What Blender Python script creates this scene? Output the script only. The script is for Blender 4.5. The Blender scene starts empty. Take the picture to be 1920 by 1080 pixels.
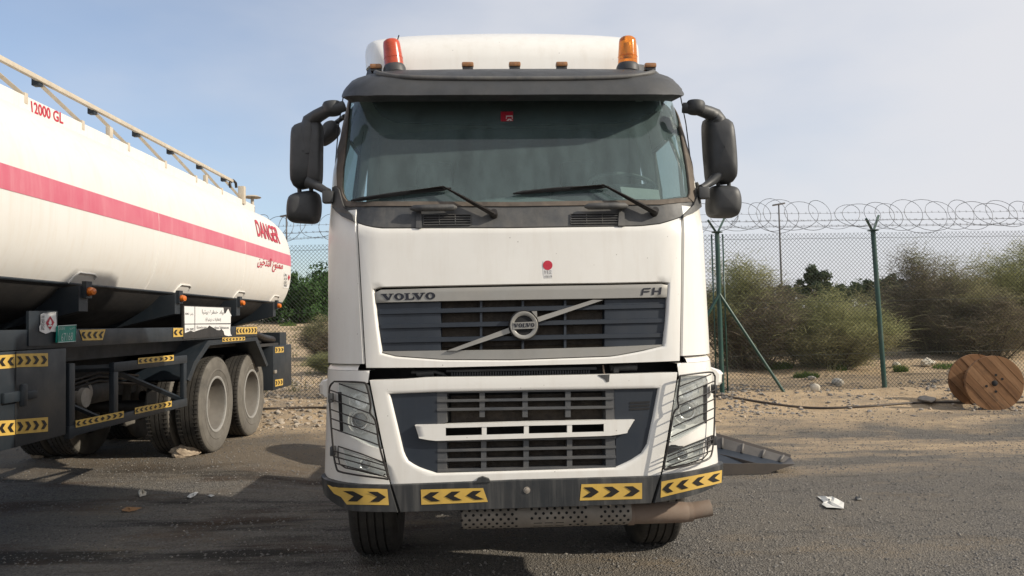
import bpy, bmesh, math, random
from mathutils import Vector, Matrix
from mathutils.geometry import tessellate_polygon
from mathutils import noise as mnoise

random.seed(7)
scn = bpy.context.scene
R = math.radians

# ------------------------------------------------------------------ camera
F_PX, W_PX, H_PX = 1450.0, 1920.0, 1080.0
PITCH, ROLL, CAM_H = math.atan(64 / F_PX), R(1.2), 1.70
_f = Vector((0, math.cos(PITCH), math.sin(PITCH)))
_r0, _u0 = Vector((1, 0, 0)), Vector((0, -math.sin(PITCH), math.cos(PITCH)))
_r = _r0 * math.cos(ROLL) - _u0 * math.sin(ROLL)
_u = _r0 * math.sin(ROLL) + _u0 * math.cos(ROLL)
CAM = Vector((0, 0, CAM_H))
cd = bpy.data.cameras.new('camera'); cam = bpy.data.objects.new('camera', cd)
scn.collection.objects.link(cam); scn.camera = cam
cd.sensor_width = 36.0; cd.lens = 36.0 * F_PX / W_PX
cd.clip_start = 0.05; cd.clip_end = 2000
cam.matrix_world = Matrix(((_r.x, _u.x, -_f.x, CAM.x), (_r.y, _u.y, -_f.y, CAM.y), (_r.z, _u.z, -_f.z, CAM.z), (0, 0, 0, 1)))

def ray(px, py):
    return (_f + _r * ((px - W_PX / 2) / F_PX) + _u * ((H_PX / 2 - py) / F_PX))

# ------------------------------------------------------------------ light
SUN_TO = Vector((1.0, -0.31, 0.60)).normalized()
SUN_EL = math.asin(SUN_TO.z); SUN_AZ = math.atan2(SUN_TO.x, SUN_TO.y)
sd = bpy.data.lights.new('sun', 'SUN'); sun = bpy.data.objects.new('sun', sd)
scn.collection.objects.link(sun)
sd.energy = 4.3; sd.angle = R(0.9); sd.color = (1.0, 0.91, 0.77)
sun.rotation_euler = (-SUN_TO).to_track_quat('-Z', 'Y').to_euler()
sun.location = SUN_TO * 50

wd = bpy.data.worlds.new('World'); scn.world = wd; wd.use_nodes = True
nt = wd.node_tree; nt.nodes.clear()
def N(tree, typ, **kw):
    n = tree.nodes.new(typ)
    for k, v in kw.items():
        if k == 'inp':
            for a, b in v.items(): n.inputs[a].default_value = b
        else: setattr(n, k, v)
    return n
out = N(nt, 'ShaderNodeOutputWorld'); bg = N(nt, 'ShaderNodeBackground')
sky = N(nt, 'ShaderNodeTexSky', sky_type='NISHITA', sun_disc=False, sun_elevation=SUN_EL, sun_rotation=SUN_AZ,
        altitude=0.0, air_density=1.0, dust_density=1.2, ozone_density=2.5)
tc = N(nt, 'ShaderNodeTexCoord')
mp = N(nt, 'ShaderNodeMapping'); mp.inputs['Scale'].default_value = (1.0, 1.0, 2.4); mp.inputs['Location'].default_value = (0.35, 0.2, 0.1)
nz = N(nt, 'ShaderNodeTexNoise', inp={'Scale': 1.9, 'Detail': 5.0, 'Roughness': 0.5})
vd_ = N(nt, 'ShaderNodeVectorMath', operation='DOT_PRODUCT'); vd_.inputs[1].default_value = Vector((SUN_TO.x, SUN_TO.y, 0)).normalized()
ad = N(nt, 'ShaderNodeMath', operation='MULTIPLY_ADD'); ad.inputs[1].default_value = 1.35
rp = N(nt, 'ShaderNodeMapRange', interpolation_type='SMOOTHSTEP', inp={'From Min': -0.10, 'From Max': 0.86, 'To Min': 0.20, 'To Max': 0.97})   # thin haze, denser towards the sun
mx = N(nt, 'ShaderNodeMix', data_type='RGBA')
nt.links.new(tc.outputs['Generated'], mp.inputs['Vector']); nt.links.new(mp.outputs[0], nz.inputs['Vector'])
nt.links.new(tc.outputs['Generated'], vd_.inputs[0]); nt.links.new(nz.outputs['Fac'], ad.inputs[0]); nt.links.new(vd_.outputs['Value'], ad.inputs[2])
nt.links.new(ad.outputs[0], rp.inputs['Value']); nt.links.new(rp.outputs[0], mx.inputs['Factor'])
nt.links.new(sky.outputs[0], mx.inputs['A']); mx.inputs['B'].default_value = (4.75, 4.78, 5.0, 1)
nt.links.new(mx.outputs['Result'], bg.inputs[0]); nt.links.new(bg.outputs[0], out.inputs[0])
bg.inputs[1].default_value = 0.15

vs = scn.view_settings
vs.view_transform = 'Standard'; vs.look = 'None'; vs.exposure = 0.12; vs.gamma = 1.0; vs.use_curve_mapping = False

# ------------------------------------------------------------------ materials
MATS = {}
def mat(name, col, rough=0.6, metal=0.0, var=0.15, scale=8.0, bump=0.0, bscale=60.0, col2=None, spec=0.5, coat=0.0,
        dust=0.0, dustcol=(0.42, 0.36, 0.28), streak=0.0, streakcol=(0.25, 0.2, 0.15), detail=6.0, trans=0.0, alpha=1.0, chips=0.0):
    """principled material: base colour wandering between two tones by noise, dust clouds, rain streaks, fine bump"""
    if name in MATS: return MATS[name]
    m = bpy.data.materials.new(name); m.use_nodes = True
    t = m.node_tree; b = t.nodes['Principled BSDF']
    geo = N(t, 'ShaderNodeNewGeometry'); L = t.links.new
    n1 = N(t, 'ShaderNodeTexNoise', inp={'Scale': scale, 'Detail': detail, 'Roughness': 0.62}); L(geo.outputs['Position'], n1.inputs['Vector'])
    if col2 is None: col2 = tuple(max(0, c * (1 - var)) for c in col)
    m1 = N(t, 'ShaderNodeMix', data_type='RGBA'); m1.inputs['A'].default_value = (*col, 1); m1.inputs['B'].default_value = (*col2, 1)
    mr = N(t, 'ShaderNodeMapRange', inp={'From Min': 0.35, 'From Max': 0.68}); L(n1.outputs['Fac'], mr.inputs['Value']); L(mr.outputs[0], m1.inputs['Factor'])
    c = m1.outputs['Result']
    if dust > 0:
        n2 = N(t, 'ShaderNodeTexNoise', inp={'Scale': scale * 0.37, 'Detail': 8.0, 'Roughness': 0.7}); L(geo.outputs['Position'], n2.inputs['Vector'])
        r2 = N(t, 'ShaderNodeMapRange', inp={'From Min': 0.3, 'From Max': 0.75, 'To Max': dust * 1.6}); L(n2.outputs['Fac'], r2.inputs['Value'])
        m2 = N(t, 'ShaderNodeMix', data_type='RGBA'); L(c, m2.inputs['A']); m2.inputs['B'].default_value = (*dustcol, 1); L(r2.outputs[0], m2.inputs['Factor'])
        c = m2.outputs['Result']
    if streak > 0:
        mpp = N(t, 'ShaderNodeMapping'); mpp.inputs['Scale'].default_value = (1, 1, 0.06); L(geo.outputs['Position'], mpp.inputs[0])
        n3 = N(t, 'ShaderNodeTexNoise', inp={'Scale': 14.0, 'Detail': 7.0, 'Roughness': 0.65}); L(mpp.outputs[0], n3.inputs['Vector'])
        r3 = N(t, 'ShaderNodeMapRange', inp={'From Min': 0.48, 'From Max': 0.8, 'To Max': streak}); L(n3.outputs['Fac'], r3.inputs['Value'])
        m3 = N(t, 'ShaderNodeMix', data_type='RGBA'); L(c, m3.inputs['A']); m3.inputs['B'].default_value = (*streakcol, 1); L(r3.outputs[0], m3.inputs['Factor'])
        c = m3.outputs['Result']
    if chips > 0:                                        # small stone chips and insect marks
        vc = N(t, 'ShaderNodeTexVoronoi', inp={'Scale': 22.0}); L(geo.outputs['Position'], vc.inputs['Vector'])
        sp_ = N(t, 'ShaderNodeSeparateXYZ'); L(vc.outputs['Color'], sp_.inputs[0])
        c1_ = N(t, 'ShaderNodeMapRange', inp={'From Min': 0.10, 'From Max': 0.05}); L(vc.outputs['Distance'], c1_.inputs['Value'])
        c2_ = N(t, 'ShaderNodeMapRange', inp={'From Min': 0.80, 'From Max': 0.84, 'To Max': chips}); L(sp_.outputs[0], c2_.inputs['Value'])
        cm = N(t, 'ShaderNodeMath', operation='MULTIPLY'); L(c1_.outputs[0], cm.inputs[0]); L(c2_.outputs[0], cm.inputs[1])
        m4 = N(t, 'ShaderNodeMix', data_type='RGBA'); L(c, m4.inputs['A']); m4.inputs['B'].default_value = (0.16, 0.12, 0.09, 1); L(cm.outputs[0], m4.inputs['Factor']); c = m4.outputs['Result']
    L(c, b.inputs['Base Color'])
    rr = N(t, 'ShaderNodeMapRange', inp={'From Min': 0.3, 'From Max': 0.7, 'To Min': max(0.03, rough - 0.1), 'To Max': min(1, rough + 0.1)})
    L(n1.outputs['Fac'], rr.inputs['Value']); L(rr.outputs[0], b.inputs['Roughness'])
    b.inputs['Metallic'].default_value = metal; b.inputs['Specular IOR Level'].default_value = spec
    b.inputs['Coat Weight'].default_value = coat; b.inputs['Coat Roughness'].default_value = 0.12
    b.inputs['Transmission Weight'].default_value = trans; b.inputs['Alpha'].default_value = alpha
    if bump > 0:
        nb = N(t, 'ShaderNodeTexNoise', inp={'Scale': bscale, 'Detail': 4.0}); L(geo.outputs['Position'], nb.inputs['Vector'])
        bp = N(t, 'ShaderNodeBump', inp={'Strength': bump, 'Distance': 0.01}); L(nb.outputs['Fac'], bp.inputs['Height']); L(bp.outputs[0], b.inputs['Normal'])
    MATS[name] = m
    return m

def glassmat(name, tint, dust, dustcol, rough=0.02, clear=1.0, streaky=False):
    """thin pane: tinted see-through, mirror sheen at grazing angles, a film of dust that scatters light"""
    m = bpy.data.materials.new(name); m.use_nodes = True
    t = m.node_tree; t.nodes.clear(); L = t.links.new
    o = N(t, 'ShaderNodeOutputMaterial'); tr = N(t, 'ShaderNodeBsdfTransparent'); tr.inputs[0].default_value = (*tint, 1)
    gl = N(t, 'ShaderNodeBsdfGlossy'); gl.inputs['Roughness'].default_value = rough
    df = N(t, 'ShaderNodeBsdfDiffuse'); df.inputs[0].default_value = (*dustcol, 1)
    lw = N(t, 'ShaderNodeLayerWeight', inp={'Blend': 0.25}); mr = N(t, 'ShaderNodeMapRange', inp={'To Min': 0.055, 'To Max': 0.8}); L(lw.outputs['Facing'], mr.inputs['Value'])
    pw = N(t, 'ShaderNodeMath', operation='POWER'); pw.inputs[1].default_value = 1.6; L(lw.outputs['Facing'], pw.inputs[0]); L(pw.outputs[0], mr.inputs['Value'])
    s1 = N(t, 'ShaderNodeMixShader'); L(mr.outputs[0], s1.inputs[0]); L(tr.outputs[0], s1.inputs[1]); L(gl.outputs[0], s1.inputs[2])
    geo = N(t, 'ShaderNodeNewGeometry'); mpp = N(t, 'ShaderNodeMapping'); mpp.inputs['Scale'].default_value = (1, 1, 0.12 if streaky else 1); L(geo.outputs['Position'], mpp.inputs[0])
    n1 = N(t, 'ShaderNodeTexNoise', inp={'Scale': 9.0, 'Detail': 8.0, 'Roughness': 0.65}); L(mpp.outputs[0], n1.inputs['Vector'])
    r1 = N(t, 'ShaderNodeMapRange', inp={'From Min': 0.3, 'From Max': 0.7, 'To Min': dust * 0.6, 'To Max': dust * 1.35}); L(n1.outputs['Fac'], r1.inputs['Value'])
    s2 = N(t, 'ShaderNodeMixShader'); L(r1.outputs[0], s2.inputs[0]); L(s1.outputs[0], s2.inputs[1]); L(df.outputs[0], s2.inputs[2])
    L(s2.outputs[0], o.inputs[0]); MATS[name] = m
    return m

M_WHITE = mat('white_truck_paint', (0.80, 0.785, 0.74), 0.38, var=0.05, scale=3.0, coat=0.25, dust=0.18, dustcol=(0.55, 0.50, 0.42), streak=0.24, streakcol=(0.52, 0.45, 0.36), chips=0.6)
M_TANK = mat('white_tank_paint', (0.69, 0.675, 0.64), 0.42, var=0.05, scale=1.6, dust=0.14, dustcol=(0.56, 0.50, 0.42), streak=0.36, streakcol=(0.56, 0.48, 0.38), bump=0.05, bscale=3)
M_TRIM = mat('dark_grey_plastic', (0.036, 0.039, 0.043), 0.55, var=0.2, scale=10, dust=0.10, dustcol=(0.22, 0.20, 0.17), bump=0.06, bscale=400)
M_COWL = mat('dusty_cowl_plastic', (0.036, 0.041, 0.048), 0.6, var=0.2, scale=8, dust=0.32, dustcol=(0.24, 0.22, 0.19), streak=0.35, streakcol=(0.2, 0.18, 0.15))
M_INSERT = mat('slate_plastic', (0.015, 0.022, 0.033), 0.5, var=0.15, scale=6, dust=0.02, dustcol=(0.2, 0.18, 0.16), streak=0.05, streakcol=(0.15, 0.14, 0.13))
M_SLAT = mat('grille_slat_plastic', (0.055, 0.061, 0.070), 0.5, var=0.2, scale=12, dust=0.25, dustcol=(0.22, 0.20, 0.17))
M_SILVER = mat('silver_trim', (0.31, 0.305, 0.285), 0.45, metal=0.3, var=0.12, scale=8, dust=0.15)
M_BLACK = mat('black_void_paint', (0.012, 0.012, 0.013), 0.8, var=0.3, scale=14)
M_RADI = mat('radiator_core', (0.035, 0.028, 0.022), 0.8, var=0.4, scale=40, dust=0.25, dustcol=(0.12, 0.09, 0.06), bump=0.4, bscale=300)
M_RUBBER = mat('tyre_rubber', (0.020, 0.019, 0.018), 0.85, var=0.25, scale=14, dust=0.20, dustcol=(0.16, 0.14, 0.11), bump=0.1, bscale=180)
M_DUSTY_RUB = mat('dusty_tyre_sidewall', (0.115, 0.106, 0.092), 0.9, var=0.4, scale=7, dust=0.40, dustcol=(0.20, 0.18, 0.15), bump=0.15, bscale=90)
M_GASKET = mat('window_rubber', (0.06, 0.052, 0.045), 0.8, var=0.3, scale=12, dust=0.45, dustcol=(0.24, 0.19, 0.145))
M_BUMPER = mat('dark_steel_bumper', (0.011, 0.015, 0.019), 0.5, var=0.25, scale=5, dust=0.11, dustcol=(0.2, 0.18, 0.16), streak=0.42, streakcol=(0.22, 0.21, 0.19), bump=0.1, bscale=8)
M_YEL = mat('reflective_yellow', (0.62, 0.40, 0.075), 0.42, var=0.2, scale=10, dust=0.1)
M_CHEV = mat('chevron_black', (0.012, 0.010, 0.008), 0.5, var=0.2)
M_INK = mat('dark_blue_lettering', (0.010, 0.012, 0.022), 0.7, var=0.3, scale=40)
M_AMBER = mat('amber_plastic', (0.80, 0.20, 0.02), 0.25, var=0.25, scale=20, coat=0.3, trans=0.25)
M_RED_L = mat('red_orange_plastic', (0.62, 0.075, 0.018), 0.28, var=0.35, scale=18, coat=0.3, trans=0.12)
M_BROWNAMB = mat('dull_amber_marker', (0.38, 0.14, 0.025), 0.35, var=0.5, scale=60, dust=0.2)
M_CHROME = mat('lamp_reflector', (0.88, 0.89, 0.88), 0.2, metal=0.6, var=0.12, scale=20)
M_LAMPGREY = mat('lamp_housing_grey', (0.80, 0.82, 0.80), 0.35, metal=0.0, var=0.15, scale=16)
M_BULB = mat('projector_glass', (0.10, 0.13, 0.15), 0.06, var=0.3, scale=10, coat=1.0)
M_WIRE = mat('black_wire', (0.018, 0.014, 0.012), 0.5, var=0.4, scale=30)
M_MUFF = mat('muffler_steel', (0.36, 0.33, 0.29), 0.6, metal=0.3, var=0.3, scale=9, dust=0.3, dustcol=(0.25, 0.2, 0.15))
M_RUST = mat('rusty_steel', (0.27, 0.225, 0.18), 0.75, var=0.3, scale=5, col2=(0.30, 0.25, 0.20), dust=0.40, dustcol=(0.15, 0.055, 0.022), bump=0.06, bscale=60)
M_CHASSIS = mat('black_chassis_paint', (0.018, 0.019, 0.021), 0.6, var=0.3, scale=6, dust=0.15, dustcol=(0.12, 0.1, 0.08))
M_NAVY = mat('dark_navy_frame_paint', (0.009, 0.016, 0.024), 0.5, var=0.25, scale=4, dust=0.06, dustcol=(0.13, 0.12, 0.1), streak=0.08, streakcol=(0.12, 0.11, 0.1))
M_RIM = mat('dusty_grey_rim', (0.145, 0.135, 0.12), 0.75, var=0.25, scale=7, dust=0.3, dustcol=(0.22, 0.19, 0.155))
M_RIMLIP = mat('worn_rim_lip', (0.30, 0.29, 0.27), 0.6, var=0.25, scale=9)
M_RED = mat('faded_red_paint', (0.52, 0.105, 0.155), 0.5, var=0.25, scale=3, col2=(0.56, 0.17, 0.215), streak=0.4, streakcol=(0.62, 0.33, 0.35))
M_REDTXT = mat('red_lettering', (0.50, 0.02, 0.045), 0.5, var=0.3, scale=20)
M_SIGNW = mat('sign_white', (0.72, 0.71, 0.69), 0.5, var=0.06, scale=12)
M_GREENPL = mat('green_plate', (0.0, 0.22, 0.17), 0.4, var=0.1, scale=14)
M_PLTXT = mat('plate_characters', (0.45, 0.55, 0.52), 0.5, var=0.2, scale=30)
M_TXTGREY = mat('grey_print', (0.08, 0.08, 0.085), 0.6, var=0.3, scale=30)
M_RAIL = mat('cream_rail_paint', (0.56, 0.50, 0.40), 0.6, var=0.2, scale=12, dust=0.2, dustcol=(0.3, 0.2, 0.12))
M_INT = mat('cab_interior_grey', (0.24, 0.265, 0.255), 0.8, var=0.2, scale=6)
M_INTDK = mat('cab_interior_dark', (0.05, 0.056, 0.058), 0.7, var=0.2, scale=6)
M_PAPER = mat('paper', (0.62, 0.61, 0.57), 0.8, var=0.08, scale=20)
M_MIRROR = mat('mirror_glass', (0.8, 0.82, 0.84), 0.04, metal=1.0, var=0.05)
M_WINDSC = glassmat('windscreen_glass', (0.62, 0.75, 0.73), 0.30, (0.195, 0.27, 0.275), 0.03, streaky=True)
M_DOORGL = glassmat('door_glass', (0.62, 0.72, 0.70), 0.08, (0.30, 0.34, 0.33), 0.03)
M_LENS = glassmat('lamp_lens', (0.97, 0.98, 0.96), 0.23, (0.74, 0.75, 0.71), 0.05)

# ------------------------------------------------------------------ mesh helper
COL = scn.collection
class MB:
    def __init__(s): s.v = []; s.f = []; s.sm = []; s.mi = []; s.cur = 0
    def vert(s, p): s.v.append(tuple(p)); return len(s.v) - 1
    def face(s, idx, smooth=False): s.f.append(tuple(idx)); s.sm.append(smooth); s.mi.append(s.cur)
    def grid(s, rows, smooth=True, closed=False):
        n = len(rows[0]); ids = [[s.vert(p) for p in r] for r in rows]
        for i in range(len(rows) - 1):
            for j in range(n if closed else n - 1):
                k = (j + 1) % n
                s.face((ids[i][j], ids[i][k], ids[i + 1][k], ids[i + 1][j]), smooth)
        return ids
    def box(s, x0, x1, y0, y1, z0, z1, bev=0.0):
        c = ((x0 + x1) / 2, (y0 + y1) / 2, (z0 + z1) / 2)
        s.obox(c, (x1 - x0, y1 - y0, z1 - z0), None, bev)
    def obox(s, c, size, rot=None, bev=0.0):
        bm = bmesh.new(); bmesh.ops.create_cube(bm, size=1.0)
        for v in bm.verts: v.co = Vector((v.co.x * size[0], v.co.y * size[1], v.co.z * size[2]))
        if bev > 0: bmesh.ops.bevel(bm, geom=list(bm.edges), offset=min(bev, min(abs(a) for a in size) * 0.45), segments=2, profile=0.6, affect='EDGES')
        m = (rot.to_4x4() if rot is not None else Matrix.Identity(4)); m = Matrix.Translation(Vector(c)) @ m
        s.addbm(bm, m, bev > 0)
    def addbm(s, bm, m=None, smooth=False):
        bm.verts.index_update(); o = len(s.v)
        for v in bm.verts: s.v.append(tuple(m @ v.co if m else v.co))
        for f in bm.faces: s.face([o + v.index for v in f.verts], smooth)
        bm.free()
    def tube(s, path, r, n=8, cap=True, smooth=True, closed=False, flat=1.0):
        P = [Vector(p) for p in path]; m = len(P); rows = []; up = None
        for i, p in enumerate(P):
            if closed: t = P[(i + 1) % m] - P[(i - 1) % m]
            else: t = P[min(i + 1, m - 1)] - P[max(i - 1, 0)]
            if t.length < 1e-9: t = Vector((0, 0, 1))
            t.normalize()
            if up is None:
                up = Vector((0, 0, 1)) if abs(t.z) < 0.9 else Vector((0, 1, 0))
            a = t.cross(up)
            if a.length < 1e-6: a = t.orthogonal()
            a.normalize(); b = a.cross(t).normalized(); up = b
            rr = r[i] if isinstance(r, (list, tuple)) else r
            rows.append([p + a * (math.cos(2 * math.pi * k / n) * rr) + b * (math.sin(2 * math.pi * k / n) * rr * flat) for k in range(n)])
        if closed: rows.append(rows[0])
        ids = s.grid(rows, smooth, True)
        if cap and not closed:
            s.face(ids[0]); s.face(list(reversed(ids[-1])))
    def lathe(s, prof, c, axis=(0, 0, 1), n=24, smooth=True, a0=0.0, a1=2 * math.pi, ref=None):
        ax = Vector(axis).normalized(); e1 = Vector(ref) if ref else ax.orthogonal(); e1 = (e1 - ax * e1.dot(ax)).normalized(); e2 = ax.cross(e1); c = Vector(c)
        full = abs(a1 - a0 - 2 * math.pi) < 1e-6; k = n if full else n + 1
        rows = [[c + ax * h + (e1 * math.cos(a0 + (a1 - a0) * j / n) + e2 * math.sin(a0 + (a1 - a0) * j / n)) * max(r, 1e-4) for j in range(k)] for r, h in prof]
        s.grid(rows, smooth, full)
    def poly(s, pts, smooth=False):
        P = [Vector(p) for p in pts]; ids = [s.vert(p) for p in P]
        for t in tessellate_polygon([P]): s.face([ids[i] for i in t], smooth)
        return ids
    def prism(s, pts, off, both=True):
        P = [Vector(p) for p in pts]; O = Vector(off)
        s.poly(P)
        if both: s.poly([p + O for p in P])
        n = len(P); a = [s.vert(p) for p in P]; b = [s.vert(p + O) for p in P]
        for i in range(n): s.face((a[i], a[(i + 1) % n], b[(i + 1) % n], b[i]))
    def build(s, name, mats, parent=None, recalc=False):
        me = bpy.data.meshes.new(name); me.from_pydata(s.v, [], s.f)
        for m in (mats if isinstance(mats, (list, tuple)) else [mats]): me.materials.append(m)
        me.polygons.foreach_set('use_smooth', s.sm); me.polygons.foreach_set('material_index', s.mi)
        if recalc:
            bm = bmesh.new(); bm.from_mesh(me); bmesh.ops.remove_doubles(bm, verts=bm.verts, dist=1e-5); bmesh.ops.recalc_face_normals(bm, faces=bm.faces)
            for e in bm.edges:
                if len(e.link_faces) == 2 and e.calc_face_angle(0) > .86: e.smooth = False
            bm.to_mesh(me); bm.free()
        me.update()
        o = bpy.data.objects.new(name, me); COL.objects.link(o)
        if parent is not None: o.parent = parent
        return o

def part(name, mats, parent, fn, recalc=True):
    m = MB(); fn(m); return m.build(name, mats, parent, recalc)
def tag(o, label=None, cat=None, group=None, kind=None):
    if label: o['label'] = label
    if cat: o['category'] = cat
    if group: o['group'] = group
    if kind: o['kind'] = kind
    return o
def empty(name, loc, rz=0.0):
    o = bpy.data.objects.new(name, None); o.location = loc; o.rotation_euler = (0, 0, rz); o.empty_display_size = 0.2
    COL.objects.link(o); return o
def copy_tree(o, parent=None):
    c = o.copy(); COL.objects.link(c); c.parent = parent
    for ch in [k for k in bpy.data.objects if k.parent == o]: copy_tree(ch, c)
    return c
def lerp(a, b, t): return a + (b - a) * t
def table(tab, x):
    if x <= tab[0][0]: return tab[0][1]
    for (a, b), (c, d) in zip(tab, tab[1:]):
        if x <= c: return b + (d - b) * (x - a) / (c - a)
    return tab[-1][1]
def smooth(a, b, x):
    t = max(0.0, min(1.0, (x - a) / (b - a))); return t * t * (3 - 2 * t)
def resample(pts, n):
    """n+1 points evenly spread along a polyline (tuples of any length)"""
    if len(pts) == n + 1: return [tuple(p) for p in pts]
    d = [0.0]
    for a, b in zip(pts, pts[1:]): d.append(d[-1] + math.dist(a, b))
    res = []
    for i in range(n + 1):
        t = d[-1] * i / n; k = 0
        while k < len(d) - 2 and d[k + 1] < t: k += 1
        u = 0 if d[k + 1] == d[k] else (t - d[k]) / (d[k + 1] - d[k])
        res.append(tuple(lerp(a, b, u) for a, b in zip(pts[k], pts[k + 1])))
    return res
_txt = {}
def textmesh(body, bold=0.0):
    """outline of a word in the built-in font, scaled to a unit box: (verts2d, faces)"""
    if (body, bold) in _txt: return _txt[(body, bold)]
    cu = bpy.data.curves.new('lettering', 'FONT'); cu.body = body; cu.offset = bold; cu.fill_mode = 'FRONT'; cu.resolution_u = 3
    o = bpy.data.objects.new('lettering', cu); COL.objects.link(o)
    me = bpy.data.meshes.new_from_object(o.evaluated_get(bpy.context.evaluated_depsgraph_get()))
    bm = bmesh.new(); bm.from_mesh(me); ys = [q.co.y for q in bm.verts]
    for k in range(1, 8): bmesh.ops.bisect_plane(bm, geom=bm.verts[:] + bm.edges[:] + bm.faces[:], plane_co=(0, lerp(min(ys), max(ys), k / 8), 0), plane_no=(0, 1, 0))
    bm.to_mesh(me); bm.free()
    v = [(p.co.x, p.co.y) for p in me.vertices]; f = [tuple(p.vertices) for p in me.polygons]
    bpy.data.objects.remove(o); bpy.data.curves.remove(cu); bpy.data.meshes.remove(me)
    if v:
        x0 = min(p[0] for p in v); x1 = max(p[0] for p in v); y0 = min(p[1] for p in v); y1 = max(p[1] for p in v)
        v = [((p[0] - x0) / max(x1 - x0, 1e-6), (p[1] - y0) / max(y1 - y0, 1e-6)) for p in v]
    _txt[(body, bold)] = (v, f); return v, f
def put_text(mb, body, fn, bold=0.0):
    """fn(u, v) -> point; u right, v up, both 0..1"""
    v, f = textmesh(body, bold); o = len(mb.v)
    for a, b in v: mb.v.append(tuple(fn(a, b)))
    for q in f: mb.face([o + i for i in q])
def quad(c, u, v):
    """bilinear in a quad of pixels given top-left, top-right, bottom-right, bottom-left; v up"""
    tl, tr, br, bl = c
    return (lerp(lerp(bl[0], br[0], u), lerp(tl[0], tr[0], u), v), lerp(lerp(bl[1], br[1], u), lerp(tl[1], tr[1], u), v))
# slab-serif capitals for the maker's word, each in a unit box
def _oval(cx, rx, ry, n=20, s=1): return [(cx + rx * math.cos(s * 2 * math.pi * i / n), 0.5 + ry * math.sin(s * 2 * math.pi * i / n)) for i in range(n)]
SLAB_V = [(0, 1), (0, .86), (.1, .86), (.40, 0), (.60, 0), (.88, .86), (1, .86), (1, 1), (.62, 1), (.62, .86), (.73, .86), (.57, .32), (.40, .86), (.50, .86), (.50, 1)]
SLAB_L = [(0, 1), (0, .87), (.13, .87), (.13, .13), (0, .13), (0, 0), (1, 0), (1, .45), (.87, .45), (.80, .17), (.43, .15), (.43, .87), (.60, .87), (.60, 1)]
def put_slab(mb, fn):
    xs = [0, .24, .431, .576, .817]; ws = [.24, .184, .18, .241, .183]
    for k, ch in enumerate('VOLVO'):
        g = lambda p: fn(xs[k] + ws[k] * p[0], p[1])
        if ch == 'V': mb.poly([g(p) for p in SLAB_V])
        elif ch == 'L': mb.poly([g(p) for p in SLAB_L])
        else:
            n = 24; a = [mb.vert(g((.5 + .5 * math.cos(2 * math.pi * i / n), .5 + .52 * math.sin(2 * math.pi * i / n)))) for i in range(n)]
            b = [mb.vert(g((.5 + .19 * math.cos(2 * math.pi * i / n), .5 + .34 * math.sin(2 * math.pi * i / n)))) for i in range(n)]
            for i in range(n): mb.face((a[i], a[(i + 1) % n], b[(i + 1) % n], b[i]))
def chevrons(mb, fn, n, kind, outline=None, nu=10, h=0.62, lift=0.003):
    """yellow plate (material 0) with black arrow heads (material 1); fn(u, v, off); kind '<', '>' or 'x' (meeting in the middle)"""
    mb.cur = 0
    rows = [[fn(i / nu, v, 0.0) for i in range(nu + 1)] for v in (0, 0.5, 1)]
    mb.grid(rows, True)
    mb.cur = 1; items = []
    if kind == 'x':
        k = n // 2
        for i in range(n): items.append((i, '<' if i < k else ('d' if i == k else '>')))
    else: items = [(i, kind) for i in range(n)]
    w = 1.0 / n
    for i, ch in items:
        c = (i + .5) * w; a, b = .5 - h / 2, .5 + h / 2; hw = w * .40
        if ch == 'd': P = [(c - hw * .9, .5), (c, a), (c + hw * .9, .5), (c, b)]
        else:
            P = [(-1, 0), (-.1, b - .5), (.95, b - .5), (.05, 0), (.95, a - .5), (-.1, a - .5)]
            sg = 1 if ch == '<' else -1
            P = [(c + sg * x * hw, .5 + y) for x, y in P]
        for q in ([P] if ch == 'd' else [(P[0], P[1], P[2], P[3]), (P[0], P[3], P[4], P[5])]):
            mb.grid([[fn(lerp(lerp(q[0][0], q[1][0], a_ / 3), lerp(q[3][0], q[2][0], a_ / 3), b_ / 3), lerp(lerp(q[0][1], q[1][1], a_ / 3), lerp(q[3][1], q[2][1], a_ / 3), b_ / 3), lift) for a_ in range(4)] for b_ in range(4)], True)
    mb.cur = 0
# ------------------------------------------------------------------ ground
def G(X, Y):
    h = 0.144 * smooth(7.0, 9.4, Y) * smooth(-1.9, -3.1, X) * (1 - smooth(10.5, 12.3, Y))
    h += 0.16 * smooth(10.3, 12.4, Y)
    h += 0.23 * smooth(12.5, 14.0, Y)
    if Y > 14: h += 0.052 * (min(Y, 46) - 14) + (0.004 * (min(Y, 200) - 46) if Y > 46 else 0)
    if Y > 11.6:
        a = smooth(11.6, 13.0, Y)
        h += a * 0.07 * mnoise.noise(Vector((X * .7, Y * .9, 3.1))) + a * 0.035 * mnoise.noise(Vector((X * 2.3, Y * 2.3, 1.7)))
        if Y > 20: h += smooth(20, 60, Y) * 0.5 * mnoise.noise(Vector((X * .05, Y * .05, 9.1)))
    h += 0.010 * mnoise.noise(Vector((X * .9, Y * .9, .3))) * smooth(3, 4, Y)
    return h
def ground_at(px, py, lift=0.0):
    d = ray(px, py); t = 3.0
    while t < 400:
        p = CAM + d * t
        if p.z < G(p.x, p.y) + lift: break
        t += 0.05
    lo, hi = t - .05, t
    for _ in range(20):
        m = (lo + hi) / 2; p = CAM + d * m
        if p.z < G(p.x, p.y) + lift: hi = m
        else: lo = m
    return CAM + d * hi
def at_depth(px, py, Y):
    d = ray(px, py); return CAM + d * (Y / d.y)

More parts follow.
